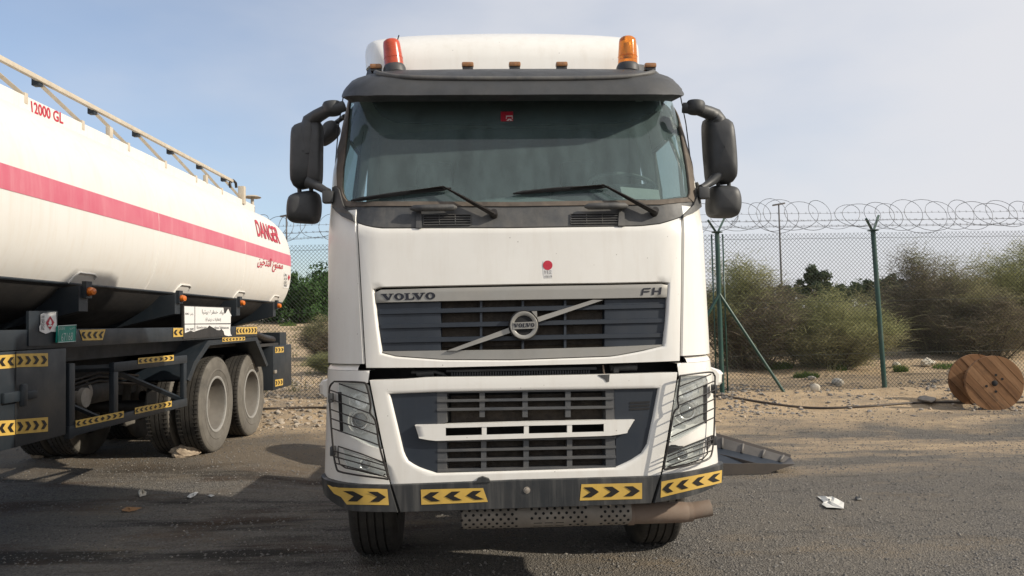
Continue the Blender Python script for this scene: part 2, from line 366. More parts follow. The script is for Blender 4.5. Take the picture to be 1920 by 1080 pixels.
def axis_lines(a, b, step, far, grow=1.35):
    v = []; x = a
    while x <= b: v.append(x); x += step
    s = step; lo = a; hi = v[-1]; L, H = [], []
    while hi < far: s *= grow; hi += s; H.append(hi)
    s = step
    while lo > -far: s *= grow; lo -= s; L.append(lo)
    return list(reversed(L)) + v + H
gx = axis_lines(-9, 12, 0.14, 420); gy = [y for y in axis_lines(3, 18, 0.12, 460)]
mg = MB(); mg.grid([[(x, y, G(x, y)) for x in gx] for y in gy], True)

def ground_material():
    m = bpy.data.materials.new('asphalt_and_sand'); m.use_nodes = True
    t = m.node_tree; b = t.nodes['Principled BSDF']; L = t.links.new
    geo = N(t, 'ShaderNodeNewGeometry'); P = geo.outputs['Position']
    def noise(sc, det=6, rough=.6, scl=None, off=None):
        n = N(t, 'ShaderNodeTexNoise', inp={'Scale': sc, 'Detail': det, 'Roughness': rough}); src = P
        if scl or off:
            mp_ = N(t, 'ShaderNodeMapping'); mp_.inputs['Scale'].default_value = scl or (1, 1, 1); mp_.inputs['Location'].default_value = off or (0, 0, 0); L(P, mp_.inputs[0]); src = mp_.outputs[0]
        L(src, n.inputs['Vector']); return n.outputs['Fac']
    def rng(v, a, b_, c=0., d=1.):
        r = N(t, 'ShaderNodeMapRange', inp={'From Min': a, 'From Max': b_, 'To Min': c, 'To Max': d}); L(v, r.inputs['Value']); return r.outputs[0]
    def mixc(f, A, B):
        n = N(t, 'ShaderNodeMix', data_type='RGBA')
        for s, k in ((A, 'A'), (B, 'B')):
            if isinstance(s, tuple): n.inputs[k].default_value = (*s, 1)
            else: L(s, n.inputs[k])
        if isinstance(f, (int, float)): n.inputs['Factor'].default_value = f
        else: L(f, n.inputs['Factor'])
        return n.outputs['Result']
    def math_(op, a, b_=None):
        n = N(t, 'ShaderNodeMath', operation=op)
        for i, s in enumerate((a, b_)):
            if s is None: continue
            if isinstance(s, (int, float)): n.inputs[i].default_value = s
            else: L(s, n.inputs[i])
        n.use_clamp = False; return n.outputs[0]
    sep = N(t, 'ShaderNodeSeparateXYZ'); L(P, sep.inputs[0]); X, Y = sep.outputs[0], sep.outputs[1]
    # asphalt grit: speckle of dark stone, pale chips and brown dust
    vo = N(t, 'ShaderNodeTexVoronoi', inp={'Scale': 75.0}); L(P, vo.inputs['Vector'])
    vs2 = N(t, 'ShaderNodeSeparateXYZ'); L(vo.outputs['Color'], vs2.inputs[0])
    grit = mixc(rng(noise(38, 5, .7), .3, .72), (0.078, 0.075, 0.071), (0.245, 0.222, 0.192))
    grit = mixc(rng(vs2.outputs[0], .84, .94, 0, .8), grit, (0.26, 0.24, 0.21))
    grit = mixc(rng(vs2.outputs[1], .84, .93, 0, .7), grit, (0.025, 0.025, 0.028))
    vo2 = N(t, 'ShaderNodeTexVoronoi', inp={'Scale': 28.0}); L(P, vo2.inputs['Vector'])
    vs3 = N(t, 'ShaderNodeSeparateXYZ'); L(vo2.outputs['Color'], vs3.inputs[0])
    grit = mixc(rng(vs3.outputs[0], .80, .9, 0, .4), grit, (0.16, 0.148, 0.13))
    grit = mixc(rng(noise(1.1, 6, .65), .36, .68, 0, .62), grit, (0.215, 0.188, 0.152))
    grit = mixc(rng(noise(.55, 5, .6, (1, 2.2, 1), (4, 1, 0)), .55, .70, 0, .65), grit, (0.27, 0.21, 0.14))
    # brown dust round the tanker's wheels
    dst = math_('MULTIPLY', math_('MULTIPLY', rng(Y, 8.2, 9.0), rng(Y, 12.5, 11.0)), math_('MULTIPLY', rng(X, -1.6, -2.6), rng(noise(.9, 6, .65, None, (3, 8, 0)), .30, .52)))
    grit = mixc(math_('MULTIPLY', dst, .7), grit, (0.21, 0.165, 0.115))
    # oil stains, stretched across the lane, left of the truck
    left = math_('MULTIPLY', rng(X, -.2, -1.2), rng(Y, 9.4, 8.4))
    st = rng(noise(.95, 5, .6, (.42, 1.9, 1), (1.3, 5.2, 0)), .50, .62)
    grit = mixc(math_('MULTIPLY', math_('MULTIPLY', st, left), .85), grit, (0.016, 0.014, 0.012))
    br = rng(noise(1.3, 4, .6, (.6, 1.6, 1), (7.3, 2.2, 0)), .50, .66)
    grit = mixc(math_('MULTIPLY', math_('MULTIPLY', br, left), .6), grit, (0.085, 0.048, 0.026))
    # dark grit drifts and worn tyre tracks on the lit side
    tk = math_('MULTIPLY', rng(noise(1.6, 6, .7, (.55, 2.4, 1), (5.1, 3.7, 0)), .56, .68), rng(X, .6, 1.6))
    grit = mixc(math_('MULTIPLY', tk, .45), grit, (0.050, 0.048, 0.046))
    # sand: past the edge of the lane with a ragged border, and tongues of it on the lane
    edge = math_('ADD', Y, math_('MULTIPLY', math_('SUBTRACT', noise(.55, 7, .65), .5), 4.2))
    edge = math_('ADD', edge, math_('MULTIPLY', rng(X, 2.0, 6.0), -.35))
    sandf = rng(edge, 10.9, 12.0)
    tong = math_('MULTIPLY', rng(noise(.8, 6, .65, (.45, 1.3, 1), (2.2, .4, 0)), .44, .60), math_('MULTIPLY', rng(Y, 8.1, 9.4), rng(X, 1.3, 2.4)))
    sandf = math_('MAXIMUM', sandf, math_('MULTIPLY', tong, .85))
    sand = mixc(rng(noise(2.2, 7, .65), .32, .68), (0.64, 0.48, 0.30), (0.49, 0.36, 0.225))
    sand = mixc(rng(noise(55, 4, .7), .52, .72, 0, .45), sand, (0.17, 0.135, 0.10))
    grv = math_('MULTIPLY', rng(noise(1.4, 6, .7, (.7, 1.5, 1), (9, 3, 0)), .50, .62), rng(Y, 16, 14.3))
    sand = mixc(math_('MULTIPLY', grv, .5), sand, (0.17, 0.155, 0.14))
    sand = mixc(rng(vs2.outputs[2], .80, .92, 0, .5), sand, (0.50, 0.44, 0.36))
    c = mixc(sandf, grit, sand); L(c, b.inputs['Base Color'])
    b.inputs['Roughness'].default_value = .92; b.inputs['Specular IOR Level'].default_value = .25
    hgt = math_('ADD', math_('MULTIPLY', vo.outputs['Distance'], 1.0), math_('MULTIPLY', noise(120, 3, .6), .8))
    hgt = math_('ADD', hgt, math_('MULTIPLY', noise(11, 5, .6), 1.6))
    bp = N(t, 'ShaderNodeBump', inp={'Strength': 1.0, 'Distance': .02}); L(hgt, bp.inputs['Height']); L(bp.outputs[0], b.inputs['Normal'])
    return m
ground = mg.build('ground', ground_material()); tag(ground, kind='structure')

def stone_bm(mb, c, r, seed, sq=(1, .8, .6), sub=1, rough=.35, flat=True):
    bm = bmesh.new(); bmesh.ops.create_icosphere(bm, subdivisions=sub, radius=1.0)
    rnd = random.Random(seed); o = Vector((rnd.random() * 50, rnd.random() * 50, rnd.random() * 50)); a = rnd.random() * 6.28
    rz = Matrix.Rotation(a, 3, 'Z')
    for v in bm.verts:
        k = 1 + rough * mnoise.noise(v.co * 1.4 + o) + rough * .5 * mnoise.noise(v.co * 3.5 + o)
        v.co = rz @ Vector((v.co.x * sq[0], v.co.y * sq[1], v.co.z * sq[2])) * (k * r)
    mb.addbm(bm, Matrix.Translation(Vector(c)), not flat)
M_PEB_D = mat('dark_gravel', (0.075, 0.074, 0.074), .85, var=.6, scale=23, col2=(0.24, 0.22, 0.19))
M_PEB_L = mat('pale_gravel', (0.40, 0.35, 0.28), .9, var=.4, scale=6, col2=(0.2, 0.17, 0.14))
M_ROCK = mat('sandstone', (0.46, 0.37, 0.27), .9, var=.35, scale=9, col2=(0.30, 0.235, 0.17), bump=.5, bscale=40)
M_ROCKP = mat('pale_limestone', (0.56, 0.51, 0.42), .9, var=.25, scale=9, bump=.3, bscale=30)
M_RUBG = mat('grey_stone', (0.17, 0.16, 0.15), .9, var=.4, scale=11, col2=(0.28, 0.25, 0.21))
M_RUBL = mat('broken_rock', (0.40, 0.34, 0.265), .9, var=.5, scale=7, col2=(0.20, 0.17, 0.14))
rg = random.Random(3)
def scatter(n, fx, fy, size, squash=.55, ico=False):
    m = MB()
    base = []
    bm = bmesh.new(); bmesh.ops.create_icosphere(bm, subdivisions=1, radius=1.0); bm.free()
    oct_v = [(1, 0, 0), (0, 1, 0), (-1, 0, 0), (0, -1, 0), (0, 0, 1), (0, 0, -1)]
    oct_f = [(0, 1, 4), (1, 2, 4), (2, 3, 4), (3, 0, 4), (1, 0, 5), (2, 1, 5), (3, 2, 5), (0, 3, 5)]
    if ico:
        bm = bmesh.new(); bmesh.ops.create_icosphere(bm, subdivisions=1, radius=1.0); bm.verts.index_update()
        oct_v = [tuple(v.co) for v in bm.verts]; oct_f = [tuple(v.index for v in f.verts) for f in bm.faces]; bm.free()
    for i in range(n):
        x, y = fx(), fy(); r = size(); a = rg.random() * 6.28; ca, sa = math.cos(a), math.sin(a); o = len(m.v); z = G(x, y) + r * .12
        for vx, vy, vz in oct_v:
            j = .7 + .6 * rg.random(); vx *= r * j; vy *= r * j * .75; vz *= r * j * squash
            m.v.append((x + vx * ca - vy * sa, y + vx * sa + vy * ca, z + vz))
        for f in oct_f: m.face([o + k for k in f])
    return m
fine = scatter(34000, lambda: rg.uniform(-7, 9), lambda: 4.7 + 7.5 * rg.random() ** 1.4, lambda: .006 + .013 * rg.random() ** 3)
tag(fine.build('loose_chippings', M_PEB_D), 'fine dark chippings strewn over the tarmac yard', 'gravel', kind='stuff')
pale = scatter(3600, lambda: rg.uniform(-7, 9), lambda: 4.7 + 7.5 * rg.random() ** 1.4, lambda: .003 + .009 * rg.random() ** 3)
tag(pale.build('pale_chippings', M_PEB_L), 'fine pale chippings strewn over the tarmac yard', 'gravel', kind='stuff')
def fenceband():
    while True:
        y = rg.uniform(11.8, 14.6)
        if rg.random() < smooth(11.6, 12.9, y): return y
def clumpx():
    while True:
        x = rg.uniform(-7, 11)
        if mnoise.noise(Vector((x * 1.1, 7.7, 0))) > rg.uniform(-.5, .5): return x
rub = scatter(3800, clumpx, fenceband, lambda: .010 + .040 * rg.random() ** 2.5, ico=True)
tag(rub.build('grey_rubble', M_RUBG), 'grey stone rubble along the foot of the fence', 'rubble', kind='stuff')
rub2 = scatter(1900, lambda: rg.uniform(-7, 11), lambda: rg.uniform(11.6, 19), lambda: .010 + .045 * rg.random() ** 2.5, ico=True)
tag(rub2.build('sandy_rubble', M_ROCK), 'sand coloured stones strewn along the sandy bank', 'rubble', kind='stuff')
rub3 = scatter(1500, lambda: rg.uniform(-7.5, -2.6), lambda: rg.uniform(11.9, 17.5), lambda: .015 + .06 * rg.random() ** 2.5, ico=True)
tag(rub3.build('pale_rubble', M_RUBL), 'pale broken rock heaped along the fence beside the tanker', 'rubble', kind='stuff')
# ------------------------------------------------------------------ the truck: local frame x right, y back, z up, origin on the ground under the front
T_YAW = R(3.0)
_o = at_depth(985, 700, 4.50)
truck = empty('truck', (_o.x, 4.50, 0.0), T_YAW)
tag(truck, 'white tractor truck facing the camera with dark visor, silver grille and wire headlight guards', 'truck')
T_ORG = Vector((_o.x, 4.50, 0.0)); T_INV = Matrix.Rotation(-T_YAW, 3, 'Z')
t_cam = T_INV @ (CAM - T_ORG)
W_TAB = [(0.5, 1.215), (0.8, 1.225), (1.45, 1.203), (2.3, 1.203), (2.7, 1.195), (3.0, 1.15), (3.3, 1.10), (3.6, 1.05)]
R_TAB = [(0.5, 0.0), (0.76, 0.0), (1.35, 0.02), (1.45, 0.03), (2.25, 0.09), (2.42, 0.15), (3.10, 0.36), (3.35, 0.43)]
V_TAB = [(2.95, 0.06), (3.02, 0.07), (3.12, 0.115), (3.20, 0.17), (3.27, 0.27), (3.32, 0.38), (3.345, 0.50), (3.4, .8)]
T0, RY = 0.70, 0.34; SC = 1.12
def hw(z): return table(W_TAB, z)
def bow(t):
    y = .05 * t * t
    if t > T0:
        k = (t - T0) / (1 - T0)
        y += RY * (1 - math.sqrt(max(0.0, 1 - min(1.0, k) ** 2)))
    return y
def S(x, z, rk=R_TAB):
    t = abs(x) / hw(z)
    return 9.0 if t > 1.0 else table(rk, z) + bow(t)
def C(s, z, off=0.0, rk=R_TAB):
    """point on the cab skin: s runs round the front, |s| 1.12 is where the side begins; off moves it forward/outward"""
    sg = 1 if s >= 0 else -1; a = abs(s); W = hw(z); r0 = table(rk, z)
    if a <= T0: x, y, nx, ny = a * W, r0 + .05 * a * a, .1 * a, -1.0
    elif a <= SC:
        ph = (a - T0) / (SC - T0) * math.pi / 2; t = T0 + (1 - T0) * math.sin(ph)
        x, y = t * W, r0 + .05 * t * t + RY * (1 - math.cos(ph)); nx, ny = math.sin(ph), -math.cos(ph)
    else: x, y, nx, ny = W, r0 + .05 + RY + (a - SC) * 1.24, 1.0, 0.0
    l = math.hypot(nx, ny)
    return Vector((sg * (x + off * nx / l), y + off * ny / l, z))
def s_of(x, z):
    t = min(1.0, abs(x) / hw(z))
    a = t if t <= T0 else T0 + (SC - T0) * math.asin((t - T0) / (1 - T0)) / (math.pi / 2)
    return math.copysign(a, x)
def tray(px, py): return T_INV @ ray(px, py)
def hit(px, py, rk=R_TAB, off=0.0):
    """(s, z) where the sight line through a pixel meets the cab skin"""
    d = tray(px, py); y = -.5; prev = None
    while y < 1.6:
        t = (y - t_cam.y) / d.y; p = t_cam + d * t
        if p.y + off >= S(p.x, p.z, rk): break
        y += .02
    lo, hi = y - .02, y
    for _ in range(14):
        m = (lo + hi) / 2; p = t_cam + d * ((m - t_cam.y) / d.y)
        if p.y + off >= S(p.x, p.z, rk): hi = m
        else: lo = m
    p = t_cam + d * ((lo - t_cam.y) / d.y)
    if y >= 1.59:                       # the sight line misses: the silhouette
        p = t_cam + d * ((.36 - t_cam.y) / d.y); return (math.copysign(SC, p.x), p.z)
    return (s_of(p.x, p.z), p.z)
def on(px, py, off=0.0, rk=R_TAB):
    s, z = hit(px, py, rk, off); return C(s, z, off, rk)
def at_y(px, py, y):
    d = tray(px, py); return t_cam + d * ((y - t_cam.y) / d.y)
def sz(pts, rk=R_TAB, off=0.0): return [hit(p[0], p[1], rk, off) if abs(p[0]) > 5 else tuple(p) for p in pts]
def patch(mb, A, B, nu=12, nv=6, off=0.0, thick=0.02, rims='ABLR', rnd=0.005, rk=R_TAB):
    """skin between two edge curves (pixels, or (s, z) pairs); rims: edges that turn back by thick"""
    a = resample(sz(A, rk, off), nu); b = resample(sz(B, rk, off), nu)
    vs = [0.0] + ([.03] if 'A' in rims else []) + [i / nv for i in range(1, nv)] + ([.97] if 'B' in rims else []) + [1.0]
    us = list(range(nu + 1)); rows = []
    for v in vs:
        row = []
        for i in us:
            s, z = lerp(a[i][0], b[i][0], v), lerp(a[i][1], b[i][1], v)
            e = (v == 0 and 'A' in rims) or (v == 1 and 'B' in rims) or (i == 0 and 'L' in rims) or (i == nu and 'R' in rims)
            row.append(C(s, z, off - (rnd if e else 0), rk))
        rows.append(row)
    if 'L' in rims: rows = [[r[0]] + [r[0].lerp(r[1], .12) + (r[1] - r[0]) * 0 + Vector((0, -rnd * .8, 0))] + r[1:] for r in rows]
    if 'R' in rims: rows = [r[:-1] + [r[-1].lerp(r[-2], .12) + Vector((0, -rnd * .8, 0))] + [r[-1]] for r in rows]
    mb.grid(rows, True)
    def rim(line):
        mb.grid([line, [Vector((p.x * (1 - .3 * thick), p.y + thick, p.z)) for p in line]], False)
    if 'A' in rims: rim(rows[0])
    if 'B' in rims: rim(rows[-1])
    if 'L' in rims: rim([r[0] for r in rows])
    if 'R' in rims: rim([r[-1] for r in rows])
def onpoly(mb, pts, off, thick=0.0, rk=R_TAB):
    P = [on(x, y, off, rk) for x, y in pts]
    if thick: mb.prism(P, (0, thick, 0), both=False)
    else: mb.poly(P)
def pxtube(mb, pts, r, off, n=6, rk=R_TAB, closed=False, cap=True): mb.tube([on(x, y, off, rk) for x, y in pts], r, n, cap, True, closed)
def crop(pts, ox, oy, sc): return [(ox + x / sc, oy + y / sc) for x, y in pts]
def arc(pts, n=6):
    """Catmull-Rom through pixel points"""
    P = [pts[0]] + list(pts) + [pts[-1]]; res = []
    for i in range(1, len(P) - 2):
        p0, p1, p2, p3 = P[i - 1], P[i], P[i + 1], P[i + 2]
        for k in range(n):
            t = k / n
            res.append(tuple(.5 * (2 * b + (c - a) * t + (2 * a - 5 * b + 4 * c - d) * t * t + (3 * b - a - 3 * c + d) * t ** 3) for a, b, c, d in zip(p0, p1, p2, p3)))
    return res + [pts[-1]]

# ---- hood with the grille opening
H_TOP = [(671, 419), (690, 425), (712, 428.5), (960, 428), (1200, 424.5), (1240, 420), (1277, 408)]
H_BOT = [(686, 690), (830, 689), (975, 685.5), (1130, 682), (1275, 677)]
O_TL, O_TR, O_BL, O_BR = (697, 541), (1257, 529.5), (712, 664), (1248, 650)
O_TOP = [O_TL, (706, 537.5), (830, 535), (975, 532), (1130, 530), (1248, 527.5), O_TR]
O_BOT = [O_BL, (740, 671), (830, 677.5), (960, 678), (1150, 671), (1205, 661), O_BR]
def hood_(m):
    patch(m, H_TOP, O_TOP, 40, 10, rims='A', rnd=.004); patch(m, O_BOT, H_BOT, 40, 10, rims='B', rnd=.004)
    patch(m, [H_TOP[0], (678, 555), H_BOT[0]], [O_TL, (703, 600), O_BL], 16, 10, rims='A', rnd=.004)
    patch(m, [O_TR, (1254, 590), O_BR], [H_TOP[-1], (1277.5, 540), H_BOT[-1]], 16, 10, rims='B', rnd=.004)
    ring = resample(sz(O_TOP), 40) + resample(sz([O_TR, (1254, 590), O_BR]), 16)[1:] + list(reversed(resample(sz(O_BOT), 40)))[1:] + list(reversed(resample(sz([O_TL, (703, 600), O_BL]), 16)))[1:-1]
    cen = (sum(p[0] for p in ring) / len(ring), sum(p[1] for p in ring) / len(ring))
    rows = []
    for k, (sh, of) in enumerate(((0, 0), (.005, -.003), (.010, -.009), (.013, -.014), (.014, -.05))):
        rows.append([C(lerp(s, cen[0], sh), lerp(z, cen[1], sh * 2.2), of) for s, z in ring])
    m.grid(rows, True, True)
hood = part('hood', M_WHITE, truck, hood_)
# ---- the corner skins beside the hood, and the pillars beside the windscreen
def corner(sg, seam, zlo, zhi, send=1.55):
    def fn(m):
        rows = []
        for i in range(15):
            z = lerp(zlo, zhi, i / 14); s0 = table(seam, z)
            rows.append([C(sg * s0, z, -.012)] + [C(sg * lerp(s0 + .006, SC, j / 14), z, 0) for j in range(15)] + [C(sg * lerp(SC, send, j / 3), z, 0) for j in (1, 2, 3)])
        m.grid(rows, True)
        for r in (rows[0], rows[-1]): m.grid([r, [p + Vector((-sg * .02, .02, 0)) for p in r]], False)
    return fn
for sg, pts in ((-1, [(668, 417), (683.5, 690)]), (1, [(1280, 408), (1277.5, 677)])):
    q = sorted(sz([pts[1], pts[0]]), key=lambda p: p[1]); q = [(z, abs(s)) for s, z in q]
    part('corner_panel', M_WHITE, truck, corner(sg, q, 1.475 if sg < 0 else 1.478, 2.40, 1.22))
for sg, pts in ((-1, [(648, 183), (638.5, 240), (633.5, 300), (632, 350), (633, 376)]), (1, [(1273, 182), (1283, 240), (1296, 300), (1300, 350), (1302, 366)])):
    q = sorted([(z, abs(s)) for s, z in sz(pts)]); q = [(2.38, q[0][1])] + q + [(3.3, q[-1][1])]
    part('windscreen_pillar', M_WHITE, truck, corner(sg, q, 2.40, 3.13, 1.22))
# ---- lower front: white bumper skin round the slate insert
B_TOP = [(692.5, 713), (760, 711), (800, 707.5), (960, 706), (1185, 701), (1271, 698)]
I_TOP = [(727, 737), (816, 733.5), (1000, 730), (1152, 728), (1238, 726.5)]
I_L = [(727, 737), (741, 796), (754, 852), (763, 868), (785, 880), (816, 890)]
I_R = [(1238, 726.5), (1228, 782), (1217, 835), (1206, 852), (1185, 866), (1157, 879)]
I_BOT = [(816, 890), (985, 885), (1157, 879)]
B_BOT = [(733, 908), (819, 905), (970, 899), (1153, 894), (1239, 891.5)]
B_L = [(692.5, 713), (712, 810), (733, 908)]; B_R = [(1271, 698), (1256, 795), (1239, 891.5)]
def bump_(m):
    patch(m, B_TOP, I_TOP, 30, 5, rims='A', thick=.08, rnd=.006); patch(m, I_BOT, B_BOT, 24, 5, rims='B', rnd=.006)
    patch(m, B_L, I_L, 18, 5, rims='A', rnd=.006); patch(m, I_R, B_R, 18, 5, rims='B', rnd=.006)
    ring = resample(sz(I_TOP), 30) + resample(sz(I_R), 18)[1:] + list(reversed(resample(sz(I_BOT), 24)))[1:] + list(reversed(resample(sz(I_L), 18)))[1:-1]
    cen = (sum(p[0] for p in ring) / len(ring), sum(p[1] for p in ring) / len(ring))
    m.grid([[C(lerp(s, cen[0], sh), lerp(z, cen[1], sh * 2), of) for s, z in ring] for sh, of in ((0, 0), (.008, -.004), (.014, -.014), (.016, -.035))], True, True)
bumper = part('bumper', M_WHITE, truck, bump_)
part('torn_paint_patch', M_BUMPER, bumper, lambda m: onpoly(m, [(1120, 703), (1143, 702), (1142, 716), (1137, 716), (1133, 711), (1126, 707)], .003))
part('bumper_insert', M_INSERT, truck, lambda m: patch(m, I_L, [(819, 735), (820, 800), (820, 888)], 14, 4, off=-.018, rims=''))
insert = part('bumper_insert', M_INSERT, truck, lambda m: patch(m, [(1152, 729), (1154, 800), (1156, 880)], I_R, 14, 4, off=-.018, rims=''))
def svent_(m):
    m.cur = 0
    for k in range(3): onpoly(m, [(1181, 753.5 + 6 * k), (1219, 752 + 6 * k), (1218, 756 + 6 * k), (1180.5, 757.5 + 6 * k)], -.0155)
part('side_vent_slot', M_BLACK, insert, svent_)
def slat(m, x0, x1, y0, y1, h, off, dep, slope=None):
    """a blade across the opening: px ends and height in px"""
    A = [(lerp(x0, x1, i / 12), lerp(y0, y1, i / 12)) for i in range(13)]
    top = [hit(*p) for p in A]; bot = [hit(p[0], p[1] + h) for p in A]
    r = [[C(s, z, off - dep) for s, z in top], [C(s, z, off - .008) for s, z in top], [C(s, z - .003, off) for s, z in top],
         [C(s, z + .003, off) for s, z in bot], [C(s, z, off - .008) for s, z in bot], [C(s, z, off - dep) for s, z in bot]]
    m.grid(r, False)
    for e in (0, -1): m.face([m.vert(q[e]) for q in r])
def rib(m, x, y0, y1, w, off, dep):
    P = [hit(x - w / 2, y0), hit(x + w / 2, y0), hit(x + w / 2, y1), hit(x - w / 2, y1)]
    f = [C(s, z, off) for s, z in P]; m.prism(f, (0, dep, 0))
gr_u = part('upper_grille', M_BLACK, truck, lambda m: patch(m, [(818, 733), (1152, 727)], [(819, 797), (1153, 790)], 8, 2, off=-.10, rims='ABLR', thick=-.085))
gr_l = part('lower_grille', M_BLACK, truck, lambda m: patch(m, [(819, 823), (1155, 817)], [(820, 888), (1157, 880)], 8, 2, off=-.10, rims='ABLR', thick=-.085))
part('radiator_core', M_RADI, gr_u, lambda m: patch(m, [(845, 742), (1135, 736)], [(845, 794), (1135, 788)], 8, 2, off=-.085, rims=''))
part('radiator_core', M_RADI, gr_l, lambda m: patch(m, [(835, 828), (1140, 822)], [(836, 885), (1142, 877)], 8, 2, off=-.085, rims=''))
for yy in (733, 750, 766.5): part('slat', M_SLAT, gr_u, lambda m: slat(m, 819, 1152, yy, yy - 5, 5.5, -.012, .055))
for yy in (825, 843.5, 862, 881): part('slat', M_SLAT, gr_l, lambda m: slat(m, 820, 1156, yy, yy - 7, 5.5, -.012, .055))
for x in (904, 985, 1066): part('rib', M_SLAT, gr_u, lambda m: rib(m, x, 733, 783, 10, -.020, .05))
for x in (907, 987, 1069): part('rib', M_SLAT, gr_l, lambda m: rib(m, x, 824, 884, 10, -.020, .05))
for g, ya, yb in ((gr_u, 733, 796), (gr_l, 824, 887)):
    part('frame_edge', M_SLAT, g, lambda m: patch(m, [(819, ya), (820, yb)], [(838, ya + 2), (838, yb - 4)], 4, 2, off=-.02, rims='B', thick=.06))
    part('frame_edge', M_SLAT, g, lambda m: patch(m, [(1135, ya - 4), (1136, yb - 8)], [(1153, ya - 6), (1156, yb - 8)], 4, 2, off=-.02, rims='A', thick=.06))
def blade_(m):
    top = [(778, 797), (830, 796), (980, 791.5), (1140, 788), (1190, 787)]; bot = [(786, 822), (812, 827), (980, 822.5), (1150, 817), (1176, 812)]
    hole_t = [(836, 802.5), (980, 798.5), (1132, 795)]; hole_b = [(836, 817), (980, 813), (1132, 809)]
    patch(m, [top[0]] + top[1:], [(778.5, 799), (836, 802.5), (980, 798.5), (1132, 795), (1189, 789)], 24, 2, off=.012, rims='A', thick=.05)
    patch(m, [(785, 819), (836, 817), (980, 813), (1132, 809), (1177, 809)], bot, 24, 2, off=.012, rims='B', thick=.05)
    patch(m, [(778.5, 799), (785, 819)], [hole_t[0], hole_b[0]], 4, 4, off=.012, rims='A', thick=.05)
    patch(m, [hole_t[-1], hole_b[-1]], [(1189, 789), (1177, 809)], 4, 4, off=.012, rims='B', thick=.05)
    for x, w in ((908, 9), (987, 9), (1068, 9)):
        P = [(x - w / 2, 800.5 - (x - 836) * .025), (x + w / 2, 800.5 - (x - 836) * .025), (x + w / 2, 817 - (x - 836) * .027), (x - w / 2, 817 - (x - 836) * .027)]
        m.prism([on(a, b, .009) for a, b in P], (0, .04, 0))
part('bumper_blade', M_WHITE, truck, blade_)
# ---- dark gap between hood and bumper
def gap_(m):
    m.grid([[C(s, z, -.16) for s in (-.98, -.5, 0, .5, .98)] for z in (1.30, 1.56)], False)
    m.grid([[C(s, 1.34, o) for s in (-.98, -.5, 0, .5, .98)] for o in (-.02, -.16)], False)
    m.grid([[C(s, 1.56, o) for s in (-.98, -.5, 0, .5, .98)] for o in (-.04, -.16)], False)
gap = part('front_recess', M_BLACK, truck, gap_)
def fins_(m):
    for k in range(54):
        x = 845 + k * 4.9
        P = [on(x, 699 - k * .09, -.11), on(x + 2.4, 699 - k * .09, -.11), on(x + 2.4, 709 - k * .1, -.11), on(x, 709 - k * .1, -.11)]
        m.prism(P, (0, .02, 0))
    m.prism([on(835, 694, -.12), on(1120, 688, -.12), on(1120, 693, -.12), on(835, 698, -.12)], (0, .03, 0))
part('cooler_fins', M_SLAT, gap, fins_)
part('hose', M_TRIM, gap, lambda m: m.tube([on(*p) for p in ((770, 698, -.10), (815, 697, -.09), (830, 702, -.10), (834, 708, -.12))], .012, 8))
part('bracket', M_TRIM, gap, lambda m: m.tube([on(780, 700, -.09), on(812, 699, -.09)], .02, 10))
part('bracket', M_TRIM, gap, lambda m: (m.tube([on(1145, 690, -.09), on(1195, 688, -.09)], .022, 10), m.tube([on(1150, 693, -.08), on(1160, 693, -.08)], .03, 10)))
part('rusty_stay', M_RUST, gap, lambda m: m.tube([on(1131, 684, -.05), on(1134, 703, -.05)], .005, 6))

# ---- grille in the hood
grille = part('grille', M_BLACK, truck, lambda m: patch(m, O_TOP, O_BOT, 20, 4, off=-.09, rims=''))
part('radiator_core', M_RADI, grille, lambda m: patch(m, [(826, 566), (1136, 560)], [(826, 656), (1136, 650)], 8, 3, off=-.075, rims=''))
strip = part('silver_strip', M_SILVER, grille, lambda m: patch(m, [(702.5, 549), (707, 543.5), (830, 540), (975, 537), (1130, 534.5), (1249, 532), (1253, 535)], [(705, 568), (720, 567.5), (830, 565), (975, 562.5), (1130, 560), (1240, 558), (1251, 557.5)], 40, 3, off=-.007, rims='ABLR', thick=.03, rnd=.003))
part('silver_sill', M_SILVER, grille, lambda m: patch(m, [(716, 659), (780, 658), (960, 655.5), (1130, 651), (1244, 646)], [(717, 660.5), (742, 667), (830, 673.5), (960, 674), (1150, 667), (1203, 657), (1245, 647.5)], 40, 3, off=-.012, rims='A', thick=.04, rnd=.003))
def blank_(x_in, x_out_t, x_out_b, yt, yb, flip):
    def fn(m):
        A = [(x_out_t, yt), (x_out_b, yb)]; B = [(x_in, yt - (3 if not flip else -3)), (x_in, yb - (1 if not flip else -3))]
        if flip: A, B = B, A
        patch(m, A, B, 10, 4, off=-.030, rims='B' if not flip else 'A', thick=.05, rnd=.002)
    return fn
part('blanking_panel', M_INSERT, grille, blank_(826, 706, 717, 569, 658, False))
part('blanking_panel', M_INSERT, grille, blank_(1134, 1251, 1243, 559, 647, True))
for k in range(3):
    part('slat', M_INSERT, grille, lambda m: slat(m, 711 + k * 2.5, 1248 - k * 2.2, 580.5 + 27 * k, 568.5 + 27.6 * k, 9.5, -.019, .05))
for x in (902, 981, 1061): part('rib', M_INSERT, grille, lambda m: rib(m, x, 563, 657, 4.5, -.030, .04))
def dbar_(m):
    for A in (((838, 657.5), (857, 657.5), (957, 624), (957, 613.5)), ((1005, 605.5), (1005, 595.5), (1112, 562), (1131, 562.5))):
        P = [on(x, y, .004) for x, y in A]; m.prism(P, (0, .03, 0), both=False)
part('diagonal_bar', M_SILVER, grille, dbar_)
BC = on(982, 610, .012); PXM = (on(992, 610, .012) - on(972, 610, .012)).length / 20   # metres per pixel here
def bd(u, v, o): return Vector((BC.x + u * PXM, BC.y - o, BC.z + v * PXM))
